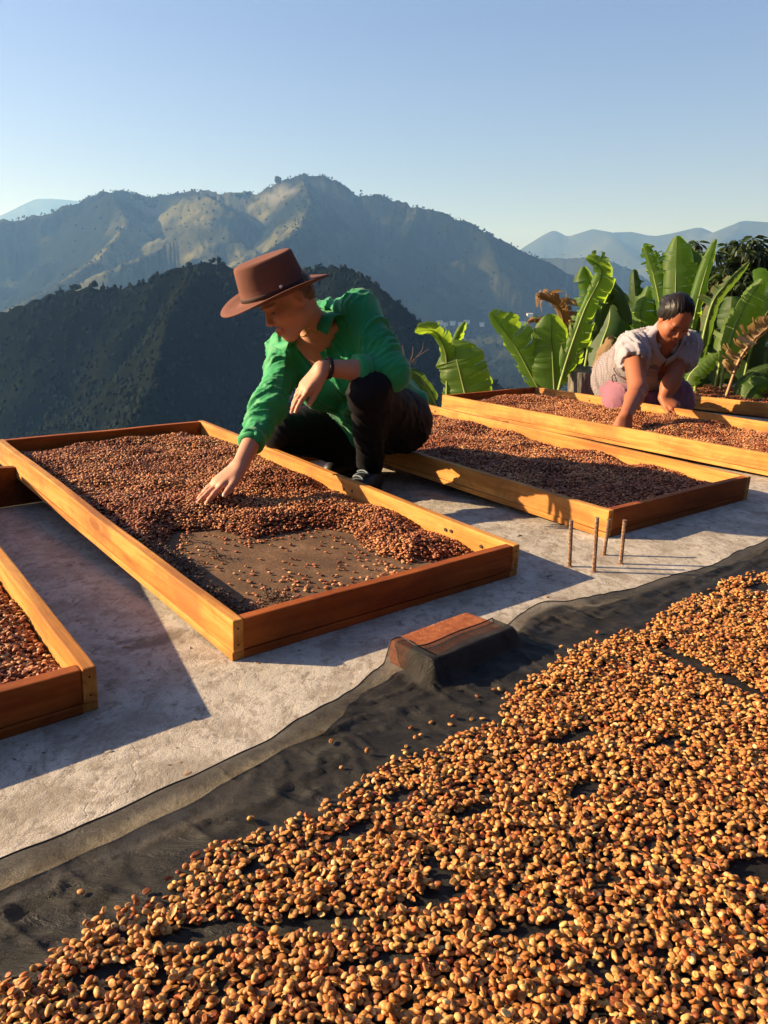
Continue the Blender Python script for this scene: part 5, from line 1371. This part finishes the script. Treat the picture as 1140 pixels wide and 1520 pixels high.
    a2 = [nb - fwd * 0.10 + up * 0.01, nb - side * 0.125 + up * 0.02, nb - side * 0.095 + fwd * 0.085 - up * 0.04, nb - side * 0.03 + fwd * 0.12 - up * 0.065]
    for sg in (-1, 1):
        fl = lambda P: [nb + (p - nb) + (0 if sg < 0 else -2 * ((p - nb) @ side)) * side for p in P] if sg < 0 else [p - 2 * ((p - nb) @ side) * side for p in P]
        Vf, Ff = ribbon(spline(np.array(fl(a1)), 14) - origin, spline(np.array(fl(a2)), 14) - origin, 0.002); mk('collar', Vf, Ff, mw, root, smooth=True)
    # dark piping and pocket outline on the pinafore
    def pipe(px, r=0.0032):
        pts = g.snap(spline(np.array([PY(u_, v_, y_) for u_, v_, y_ in px]), 26), 0.009); alt = s.snap(pts, 0.010); pts = np.where((alt[:, 1] < pts[:, 1])[:, None], alt, pts); Vp, Fp = tube(pts - origin, r, 6); mk('piping', Vp, Fp, md, root, smooth=True)
    pipe([(907, 546, 4.12), (903, 566, 4.15), (915, 574, 4.14), (930, 572, 4.12)]); pipe([(908, 546, 4.12), (918, 556, 4.1), (932, 560, 4.08)])
    # skirt
    k = Field(0.008)
    k.cone(hR + np.array([0, 0, -0.02]), hL + np.array([0, 0, -0.02]), 0.128, 0.128, 0.06); k.cone(hR, kR, 0.12, 0.08, 0.06); k.cone(hL, kL, 0.12, 0.082, 0.06); k.cone(kR, kL, 0.078, 0.082, 0.08); k.cone(kR, aR, 0.085, 0.085, 0.06); k.cone(kL, aL, 0.085, 0.085, 0.06); k.cone(aR, aL, .09, .09, .06)
    k.half((0, 0, 0.002), (0, 0, -1), (0, 3, -0.5), (3, 6, 0.002))
    ko = garment('skirt', k, mp, root, lambda V, N: folds(V, N, 0.009, np.array([0, 0.3, 1.0]), np.array([1.0, 0.4, 0]), 5, 26, 15)); ko.location = loc
    # hair: parted, drawn back into a bun
    h = Field(0.0035); h.ell(hp(-0.020, 0, 0.030), np.array([0.097, 0.082, 0.094]) * sc, A, 0.012); h.ell(hp(-0.035, 0, -0.01), np.array([0.078, 0.080, 0.07]) * sc, A, 0.02); h.ell(hp(-0.125, 0, -0.01), np.array([0.036, 0.045, 0.042]), A, 0.02)
    h.ell(hp(0.112, 0, -0.048), np.array([0.085, 0.080, 0.108]) * sc, A, 0.01, sub=True)
    w = NT('black_hair'); v = w.mapped('Object'); n = w.noise(w.mapped('Object', (260, 50, 50)), 1.0, 3); w.base(w.ramp(n, [(0.3, (0.006, 0.005, 0.005)), (0.7, (0.018, 0.013, 0.012))])); w.set(Roughness=0.4); w.b.inputs['Specular IOR Level'].default_value = 0.14; w.b.inputs['Anisotropic'].default_value = 0.5; w.bump(n, 0.35, 0.002)
    ho = garment('hair', h, w.m, root, lambda V, N: folds(V, N, 0.002, f, np.cross(f, u), 5, 140, 19)); ho.location = loc
woman_grey()
# ------------------------------------------------------------------ banana plants beyond the slab's edge
def mat_leaf(name, c0, c1, tl, rough=0.38, trans=0.45):
    w = NT(name)
    at = w.n('Attribute'); at.attribute_name = 'tv'; ac = w.n('Attribute'); ac.attribute_name = 'cv'
    v = w.mapped('Object'); n = w.noise(v, 6, 4, 0.6); n2 = w.noise(v, 40, 3, 0.6)
    c = w.mix(n, c0, c1)
    c = w.mix(w.math('MULTIPLY', ac.outputs['Fac'], 0.55), c, (0.22, 0.26, 0.05))
    st = w.n('Math', operation='SINE'); w.l(w.math('MULTIPLY', at.outputs['Fac'], 620.0), st.inputs[0])
    c = w.mix(w.math('MULTIPLY', w.math('ADD', st.outputs[0], 1.0), 0.09), c, tuple(x * 0.5 for x in c0))
    c = w.mix(w.ramp(n2, [(0.66, (0, 0, 0)), (0.76, (0.7, 0.7, 0.7))]), c, (0.20, 0.13, 0.04))
    ae = w.n('Attribute'); ae.attribute_name = 'ev'; eb = w.ramp(w.math('MULTIPLY', w.math('ADD', ae.outputs['Fac'], w.math('MULTIPLY', n2, 0.30)), 0.78), [(0.0, (0, 0, 0)), (0.86, (0, 0, 0)), (0.92, (1, 1, 1))]); c = w.mix(w.math('MULTIPLY', eb, 0.75), c, (0.20, 0.12, 0.04))
    w.base(c); w.set(Roughness=rough); w.b.inputs['Specular IOR Level'].default_value = 0.35
    w.bump(w.math('ADD', w.math('MULTIPLY', st.outputs[0], 0.35), n2), 0.3, 0.004)
    t = w.n('BsdfTranslucent'); w.l(w.mix(1.0, w.mix(0.75, c, tl), (1, 1, 1), 'MULTIPLY'), t.inputs[0]); mx = w.n('MixShader'); mx.inputs[0].default_value = trans
    w.l(w.b.outputs[0], mx.inputs[1]); w.l(t.outputs[0], mx.inputs[2]); w.l(mx.outputs[0], w.out.inputs['Surface'])
    return w.m
M_LEAF = mat_leaf('banana_leaf', (0.04, 0.10, 0.02), (0.085, 0.17, 0.03), (0.40, 0.60, 0.03), 0.45, 0.52)
M_LEAFD = mat_leaf('old_banana_leaf', (0.022, 0.055, 0.016), (0.045, 0.095, 0.024), (0.18, 0.30, 0.025), 0.5, 0.38)
M_DRY = mat_leaf('dry_banana_leaf', (0.20, 0.115, 0.055), (0.36, 0.24, 0.13), (0.42, 0.25, 0.10), 0.8, 0.35)
M_RIB = mat_simple('leaf_midrib', (0.20, 0.27, 0.07), 0.5, 0.4, var=0.15)
M_RIBD = mat_simple('dry_midrib', (0.34, 0.22, 0.12), 0.7, 0.2, var=0.2)
M_STEM = mat_simple('pseudostem', (0.17, 0.19, 0.07), 0.7, 0.3, (40, 0.4, 0.01), var=0.4, vscale=14)
def banana_leaf(parent, ctrl, W, roll=0.0, fold=0.35, droop=0.5, tear=0.2, mat=None, seed=0, pale=0.0, sides=(1, 1), label=None, strips=17):
    tear = min(1.0, tear * 1.2 + 0.06); r = np.random.default_rng(900 + seed); org = np.array(parent.location)
    C = np.array([PY(*c) for c in ctrl]); n = 60; M = spline(C, n); T = np.gradient(M, axis=0); Ln = np.linalg.norm(np.diff(M, axis=0), axis=1).sum(); T /= np.linalg.norm(T, axis=1)[:, None]
    view = unit(np.array([0, 0, CAM_H]) - M[n // 2])
    S = np.cross(T, view); S /= np.linalg.norm(S, axis=1)[:, None]; N = np.cross(S, T)
    S2 = S * math.cos(roll) + N * math.sin(roll); N = -S * math.sin(roll) + N * math.cos(roll); S = S2
    def at(t):
        x = np.clip(t, 0, 1) * (n - 1); i = np.minimum(x.astype(int), n - 2); f = (x - i)[..., None]
        g = lambda A: A[i] * (1 - f) + A[i + 1] * f
        return g(M), g(S), g(N)
    ts = 0.16                                         # bare stalk
    V = []; F = []; TV = []; CV = []; EV = []
    q = 7
    for si, sg in enumerate((-1, 1)):
        Ws = W * sides[si]
        if Ws <= 0: continue
        edges = np.sort(np.concatenate([[0, 1], r.uniform(0.02, 0.98, strips - 1)])); edges = 0.8 * edges + 0.2 * np.linspace(0, 1, strips + 1)
        prev = 0.0
        for k in range(strips):
            a, b = edges[k], edges[k + 1]
            torn = r.random() < tear
            dth = r.normal(0, 0.55 * tear) + (r.uniform(0.2, 0.9) * tear if torn else 0)
            dth = 0.35 * prev + 0.65 * dth if not torn else dth
            prev = dth
            shrink = r.uniform(0.05, 0.35) * tear if torn else 0.0
            lenf = 1 - (r.uniform(0, 0.35) * tear if torn else 0)
            skew = 0.06 + 0.05 * r.random()           # veins run out and a little towards the tip
            base = len(V)
            for ci, t0 in enumerate((a, 0.5 * (a + b), b)):
                for j in range(q):
                    s = j / (q - 1)
                    tt = t0 + (0.5 * (a + b) - t0) * shrink * s
                    tl_ = ts + (1 - ts) * min(1.0, tt)
                    w_ = Ws * min(1.0, (tt / 0.10 + 0.02)) ** 0.55 * max(0.0, 1 - (max(0, tt - 0.35) / 0.66) ** 3.2) ** 0.6 * lenf
                    m, sv, nv = at(np.array(min(1.0, tl_ + skew * s * s * 0.6 * (1 - tt) )))
                    th = fold + (droop + dth) * s * s + 0.06 * math.sin(tt * 23 + seed) * s
                    c_, s_ = math.cos(th), math.sin(th)
                    p = m + w_ * s * (sg * c_ * sv - s_ * nv + 2 * fold * 0 * nv) + nv * (fold * 0.35 * w_ * s)
                    p = p + nv * 0.006 * math.sin(tt * 52 + sg + s * 2 + 2 * math.sin(tt * 17 + seed)) * s
                    V.append(p - org); TV.append(tt * Ln); EV.append(s); CV.append(np.clip(pale + 0.25 * (s < 0.12) + 0.3 * (s > .93), 0, 1))
            for ci in range(2):
                for j in range(q - 1):
                    A = base + ci * q + j; F.append((A, A + 1, A + q + 1, A + q))
    mat = mat or M_LEAF
    o = mk('leaf', V, F, mat, parent, smooth=True, attrs={'tv': TV, 'cv': CV, 'ev': EV})
    if label: o['label'] = label
    rr = np.linspace(0.012, 0.0018, 30) * (0.6 + W * 1.8); idx = np.linspace(0, n - 1, 30).astype(int)
    Vr, Fr = tube(M[idx] - org - N[idx] * 0.004, rr, 7); mk('midrib', Vr, Fr, M_RIBD if mat == M_DRY else M_RIB, o, smooth=True)
    return o
def plant(label, u, v_, y, stems=((0, 0),), height=0.5):
    p = PY(u, v_, y); zg = float(land_height(np.array([p[0]]), np.array([p[1]]))[0]); loc = np.array([p[0], p[1], zg - 0.05])
    root = empty('banana_plant', V3(loc)); tag(root, label, 'banana plant', 'banana plants growing below the slab edge')
    top = p - loc
    Vs, Fs = tube(spline(np.array([(0, 0, 0), (0.01, 0, top[2] * 0.5), (0, 0, top[2] + 0.02)]), 10), np.linspace(0.085, 0.05, 10), 14); mk('pseudostem', Vs, Fs, M_STEM, root, smooth=True)
    return root
L = banana_leaf
pa = plant('small banana plant with crumpled curling leaves behind the squatting person', 668, 606, 4.55)
L(pa, [(662, 612, 4.55), (663, 560, 4.55), (660, 520, 4.5), (643, 492, 4.45), (616, 492, 4.4)], 0.075, 0.5, 0.3, 0.6, 0.15, None, 1, 0.35, strips=16)
L(pa, [(664, 600, 4.6), (668, 540, 4.6), (678, 505, 4.6), (691, 477, 4.6)], 0.105, -0.5, 0.45, 0.5, 0.1, None, 2, 0.2, (0.35, 1))
L(pa, [(700, 625, 4.5), (688, 575, 4.5), (678, 535, 4.5), (672, 505, 4.55)], 0.165, 0.25, 0.15, 0.3, 0.08, None, 3, 0.3)
L(pa, [(655, 622, 4.7), (640, 585, 4.7), (622, 560, 4.7), (606, 548, 4.7)], 0.085, -0.4, 0.3, 0.6, 0.1, M_LEAFD, 4)
L(pa, [(690, 620, 4.7), (700, 590, 4.7), (715, 570, 4.75), (728, 585, 4.8)], 0.10, 0.3, 0.2, 0.4, 0.1, None, 5)
pb = plant('banana plant with one tall torn leaf and dry brown leaf tips', 822, 600, 4.95)
L(pb, [(815, 605, 4.95), (790, 560, 4.9), (762, 510, 4.85), (727, 464, 4.8)], 0.15, 0.65, 0.25, 0.4, 0.22, None, 11, 0.15)
L(pb, [(824, 612, 4.8), (822, 560, 4.8), (819, 510, 4.8), (817, 466, 4.8)], 0.135, -0.15, 0.25, 0.25, 0.0, None, 12, 0.05)
L(pb, [(822, 610, 4.7), (840, 540, 4.7), (868, 460, 4.7), (893, 405, 4.7), (870, 382, 4.7)], 0.19, -0.2, 0.2, 0.7, 0.55, None, 13, 0.15, (0.35, 1.0), strips=20)
L(pb, [(860, 590, 5.1), (880, 480, 5.1), (898, 425, 5.1), (922, 440, 5.1), (938, 482, 5.1)], 0.14, 0.5, 0.5, 0.8, 0.25, M_LEAFD, 14)
L(pb, [(840, 560, 5.2), (838, 490, 5.2), (826, 452, 5.1), (798, 438, 5.0)], 0.12, 0.3, 0.4, 1.1, 0.9, M_DRY, 15, label='dry brown shredded leaf')
L(pb, [(836, 540, 5.2), (815, 490, 5.2), (800, 477, 5.2), (784, 478, 5.1)], 0.05, 0.2, 0.4, 1.0, 0.8, M_DRY, 16)
L(pb, [(850, 600, 5.3), (858, 520, 5.3), (880, 450, 5.4), (868, 395, 5.4)], 0.17, -0.5, 0.4, 0.6, 0.4, None, 17, 0.1)
L(pb, [(845, 600, 5.3), (855, 540, 5.3), (820, 500, 5.4), (790, 470, 5.5)], 0.14, 0.6, 0.4, 0.8, 0.5, M_LEAFD, 18)
L(pb, [(870, 600, 5.4), (890, 520, 5.5), (905, 470, 5.6), (900, 410, 5.7)], 0.20, 0.4, 0.3, 0.5, 0.3, M_LEAFD, 19)
pc = plant('tall banana plant with broad upright leaves behind the kneeling person\'s head', 1000, 600, 5.6)
L(pc, [(990, 590, 5.6), (983, 480, 5.6), (970, 410, 5.6), (955, 362, 5.6)], 0.17, 0.5, 0.35, 0.8, 0.85, None, 21, 0.1, strips=28)
L(pc, [(1000, 600, 5.5), (1002, 500, 5.5), (1003, 420, 5.5), (1005, 350, 5.5)], 0.23, 0.1, 0.25, 0.55, 0.35, None, 22, 0.2)
L(pc, [(1015, 600, 5.4), (1026, 500, 5.4), (1042, 425, 5.4), (1064, 355, 5.4)], 0.22, -0.55, 0.75, 0.4, 0.12, None, 23, 0.1, (0.5, 1.0))
L(pc, [(980, 600, 5.7), (962, 520, 5.7), (950, 470, 5.7), (962, 425, 5.7)], 0.16, 0.4, 0.3, 0.5, 0.35, None, 24, 0.1)
L(pc, [(985, 600, 5.8), (960, 500, 5.8), (945, 450, 5.8), (940, 400, 5.8)], 0.15, 0.2, 0.4, 0.9, 0.6, M_LEAFD, 25)
L(pc, [(1000, 600, 5.9), (1020, 480, 5.9), (1030, 410, 5.9), (1025, 368, 5.9)], 0.2, -0.2, 0.4, 0.6, 0.4, M_LEAFD, 26)
L(pc, [(880, 600, 5.0), (884, 560, 5.0), (893, 530, 5.0), (908, 497, 5.0)], 0.085, 0.5, 0.2, 0.2, 0.05, M_DRY, 27, 0.0, (0.7, 0.6), label='pale dry leaf sheath')
pd = plant('banana plant with a long bare midrib and dark hanging leaf blades', 1050, 600, 5.0)
L(pd, [(1030, 606, 5.0), (1037, 540, 5.0), (1056, 455, 5.0), (1080, 420, 5.0), (1112, 388, 5.0)], 0.21, -0.5, 0.5, 0.9, 0.25, M_LEAFD, 31, 0.1, (0.12, 1.0))
L(pd, [(1065, 600, 5.1), (1082, 510, 5.1), (1102, 460, 5.1), (1131, 414, 5.1)], 0.15, 0.3, 0.3, 0.5, 0.3, None, 32, 0.35)
L(pd, [(1095, 610, 5.2), (1112, 530, 5.2), (1135, 470, 5.2), (1170, 430, 5.2)], 0.22, -0.3, 0.3, 0.5, 0.2, M_LEAFD, 33)
L(pd, [(1012, 600, 4.9), (1022, 560, 4.9), (1040, 540, 4.9), (1064, 524, 4.9)], 0.09, 0.7, 0.3, 0.4, 0.2, None, 34, 0.2)
L(pd, [(1078, 590, 4.8), (1098, 535, 4.8), (1120, 505, 4.8), (1155, 474, 4.8)], 0.15, -0.7, 0.5, 1.3, 1.0, M_DRY, 35, 0.0, (0.15, 1.0), label='dry brown shredded leaf hanging down', strips=26)
L(pd, [(1085, 610, 4.9), (1100, 572, 4.9), (1122, 552, 4.9), (1160, 540, 4.9)], 0.13, 0.6, 0.3, 0.7, 0.3, M_LEAFD, 36, 0.1)
L(pd, [(1055, 610, 5.3), (1068, 540, 5.3), (1082, 490, 5.3), (1086, 440, 5.3)], 0.24, 0.3, 0.3, 0.5, 0.25, M_LEAFD, 37)
L(pd, [(1075, 610, 5.5), (1090, 540, 5.5), (1110, 500, 5.5), (1140, 490, 5.5)], 0.24, -0.4, 0.3, 0.5, 0.25, M_LEAFD, 38)
L(pd, [(1040, 610, 5.4), (1030, 560, 5.4), (1036, 510, 5.4), (1050, 470, 5.4)], 0.2, 0.2, 0.3, 0.5, 0.3, M_LEAFD, 39)
L(pd, [(1100, 612, 4.8), (1110, 585, 4.8), (1122, 572, 4.8), (1145, 565, 4.8)], 0.10, 0.2, 0.2, 0.4, 0.2, None, 40, 0.1)
pe = plant('banana plant with dense dark blades at the end of the furthest tray', 1170, 600, 5.8)
for k, (u1, v1, u2, v2) in enumerate([(1150, 480, 1120, 400), (1160, 470, 1150, 390), (1120, 520, 1085, 470), (1190, 480, 1200, 400), (1130, 540, 1100, 510)]):
    L(pe, [(1165, 605, 5.9), (0.5 * (1165 + u1), 550, 5.9), (u1, v1, 5.95), (u2, v2, 6.0)], 0.22, 0.5 - 0.25 * k, 0.3, 0.6, 0.35, M_LEAFD if k % 2 else M_LEAF, 50 + k)
pf = plant('banana plant in the gap between the kneeling person and the torn leaf', 925, 600, 5.9)
for k, (u1, v1, u2, v2) in enumerate([(915, 510, 905, 450), (935, 500, 945, 440), (890, 540, 868, 500), (950, 520, 975, 470), (900, 560, 880, 530)]):
    L(pf, [(925, 610, 5.9), (0.5 * (925 + u1), 560, 5.9), (u1, v1, 5.95), (u2, v2, 6.0)], 0.2, 0.6 - 0.3 * k, 0.3, 0.6, 0.35, M_LEAFD if k != 1 else M_LEAF, 60 + k)

# weathered stump behind the tray
def stump():
    c = PY(862, 585, 4.75); zg = float(land_height(np.array([c[0]]), np.array([c[1]]))[0])
    bm = bmesh.new(); bmesh.ops.create_cone(bm, cap_ends=True, segments=28, radius1=0.10, radius2=0.072, depth=1.0)
    bmesh.ops.subdivide_edges(bm, edges=[e for e in bm.edges if abs(e.verts[0].co.z - e.verts[1].co.z) > 0.1], cuts=9)
    top = PY(862, 549, 4.75)[2]; hgt = top - zg + 0.05
    for q in bm.verts:
        a = math.atan2(q.co.y, q.co.x); n = float(fbm(np.array([a * 2.2]), np.array([q.co.z * 6]), 3, 44)[0] - 0.5)
        q.co.x *= 1 + 0.5 * n; q.co.y *= 1 + 0.5 * n; q.co.z = (q.co.z + 0.5) * hgt + (0.03 * n + 0.02 * math.sin(a)) * (q.co.z > 0.4)
    w = NT('weathered_bark'); v = w.mapped('Object', (1, 1, 0.25)); n = w.noise(v, 30, 5, 0.7); w.base(w.ramp(n, [(0.3, (0.05, 0.04, 0.03)), (0.6, (0.15, 0.125, 0.1)), (0.8, (0.34, 0.30, 0.25))])); w.set(Roughness=0.95); w.bump(n, 0.8, 0.02)
    o = bm_obj('tree_stump', bm, w.m); o.location = (c[0], c[1], zg - 0.05); tag(o, 'weathered grey brown stump between the banana leaves behind the tray', 'stump')
stump()

# broad-leaved tree behind the bananas
def leafy_tree():
    p = PY(1105, 560, 8.6); zg = float(land_height(np.array([p[0]]), np.array([p[1]]))[0]) - 0.1
    root = empty('mango_tree', (p[0], p[1], zg)); tag(root, 'tree with drooping narrow leaves rising behind the banana plants', 'tree')
    org = np.array([p[0], p[1], zg]); mt = mat_simple('tree_bark', (0.10, 0.075, 0.055), 0.95, 0.1, (60, 0.6, 0.01), var=0.4)
    r = np.random.default_rng(5)
    tips = []
    Vt, Ft = tube(spline(np.array([(0, 0, 0), (0.03, 0, 0.8), (0.0, 0.05, PY(1105, 470, 8.6)[2] - zg)]), 10), np.linspace(0.09, 0.05, 10), 10); mk('trunk', Vt, Ft, mt, root, smooth=True)
    fork = np.array([0.0, 0.05, PY(1105, 475, 8.6)[2] - zg])
    ends = [(1036, 352), (1028, 392), (1050, 395), (1062, 368), (1080, 356), (1098, 352), (1112, 372), (1128, 352), (1142, 360), (1118, 345), (1070, 410), (1095, 400), (1125, 405), (1150, 395), (1150, 430), (1085, 440), (1055, 425), (1120, 440), (1175, 380), (1180, 420), (1010, 375), (1018, 400)]
    for k, (u_, v_) in enumerate(ends):
        e = PY(u_, v_ + 8, 8.6 + r.uniform(-0.5, 0.5)) - org
        mid = fork * 0.5 + e * 0.5 + np.array([r.normal(0, 0.05), r.normal(0, 0.05), -0.08])
        pts = spline(np.array([fork - (0, 0, r.uniform(0, 0.5)), mid, e]), 9)
        Vb, Fb = tube(pts, np.linspace(0.022, 0.005, 9), 6); mk('limb', Vb, Fb, mt, root, smooth=True)
        for q in range(24):
            t = r.uniform(0.45, 1.0); i = int(t * 8); tips.append(pts[min(8, i)] + r.normal(0, 1, 3) * np.array([0.10, 0.14, 0.09]) * (1.15 - 0.6 * t))
        tips += [e] * 3
    V = []; F = []; C = []
    for tcen in tips:
        m = r.integers(7, 12); cc = np.array([0.045, 0.065, 0.03]) * r.uniform(0.6, 1.7)
        for k in range(m):
            a = r.uniform(0, 2 * math.pi); el = r.uniform(-1.2, 0.35); d = np.array([math.cos(a) * math.cos(el), math.sin(a) * math.cos(el), math.sin(el)])
            Ln = r.uniform(0.09, 0.16); wd = Ln * 0.12; s = unit(np.cross(d, (0, 0, 1))) * wd; b0 = tcen + d * 0.015; mdl = b0 + d * Ln * 0.5 + (0, 0, 0.006); tp = b0 + d * Ln - (0, 0, Ln * 0.25)
            i = len(V); V += [b0, mdl + s, tp, mdl - s]; F += [(i, i + 1, i + 2), (i, i + 2, i + 3)]; C += [cc * r.uniform(0.8, 1.2)] * 4
    w = NT('tree_leaf'); at = w.n('Attribute'); at.attribute_name = 'col'; w.base(at.outputs['Color']); w.set(Roughness=0.4); t = w.n('BsdfTranslucent'); w.l(w.mix(0.5, at.outputs['Color'], (0.12, 0.2, 0.03)), t.inputs[0]); mx = w.n('MixShader'); mx.inputs[0].default_value = 0.3
    w.l(w.b.outputs[0], mx.inputs[1]); w.l(t.outputs[0], mx.inputs[2]); w.l(mx.outputs[0], w.out.inputs['Surface'])
    mk('crown', V, np.array(F), w.m, root, col=np.array(C))
leafy_tree()

# bare twigs by the squatting person's back
def twigs():
    mt = mat_simple('dry_twig', (0.16, 0.12, 0.10), 0.9); o = PY(600, 600, 4.3); root = empty('dry_shrub', V3(o)); tag(root, 'thin bare twigs sticking up behind the squatting person\'s back', 'shrub')
    for pts in ([(592, 600, 4.3), (604, 545, 4.3), (622, 528, 4.3), (637, 518, 4.3)], [(598, 590, 4.3), (601, 540, 4.3), (597, 512, 4.3)], [(604, 545, 4.3), (612, 528, 4.3), (613, 514, 4.3)], [(600, 560, 4.3), (610, 540, 4.3), (626, 520, 4.35), (628, 508, 4.35)]):
        V, F = tube(spline(np.array([PY(*p) for p in pts]), 12) - o, np.linspace(0.0035, 0.0012, 12), 5); mk('twig', V, F, mt, root)
twigs()

# low growth that covers the bank below the slab
def undergrowth():
    r = np.random.default_rng(77); n = 9000
    X = r.uniform(0.2, 5.5, n); Y = r.uniform(4.2, 9.0, n)
    de = (X - EDGE_0[0]) * EDGE_N[0] + (Y - EDGE_0[1]) * EDGE_N[1]; k = de > 0.25; X, Y = X[k], Y[k]; n = len(X)
    Z = land_height(X, Y); a = r.uniform(0, 2 * np.pi, n); tl = r.uniform(0.2, 1.2, n); Ln = r.uniform(0.06, 0.22, n); h = r.uniform(0, 0.32, n) * (0.4 + fbm(X * 1.5, Y * 1.5, 3, 8))
    d = np.stack([np.cos(a) * np.cos(tl), np.sin(a) * np.cos(tl), np.sin(tl)], -1); s = np.stack([-np.sin(a), np.cos(a), a * 0], -1) * (Ln * 0.17)[:, None]
    b0 = np.stack([X, Y, Z + h], -1); V = np.stack([b0, b0 + d * (Ln * 0.5)[:, None] + s, b0 + d * Ln[:, None] - np.stack([a * 0, a * 0, Ln * 0.3], -1), b0 + d * (Ln * 0.5)[:, None] - s], 1).reshape(-1, 3)
    i = np.arange(n) * 4; F = np.stack([i, i + 1, i + 2, i + 3], -1); C = np.repeat(np.array([0.03, 0.06, 0.018]) * r.uniform(0.5, 1.6, (n, 1)), 4, 0)
    o = mk('undergrowth', V, F, bpy.data.materials['tree_leaf'], col=C); tag(o, 'low dark green undergrowth on the bank below the slab', 'undergrowth', kind='stuff')
undergrowth()
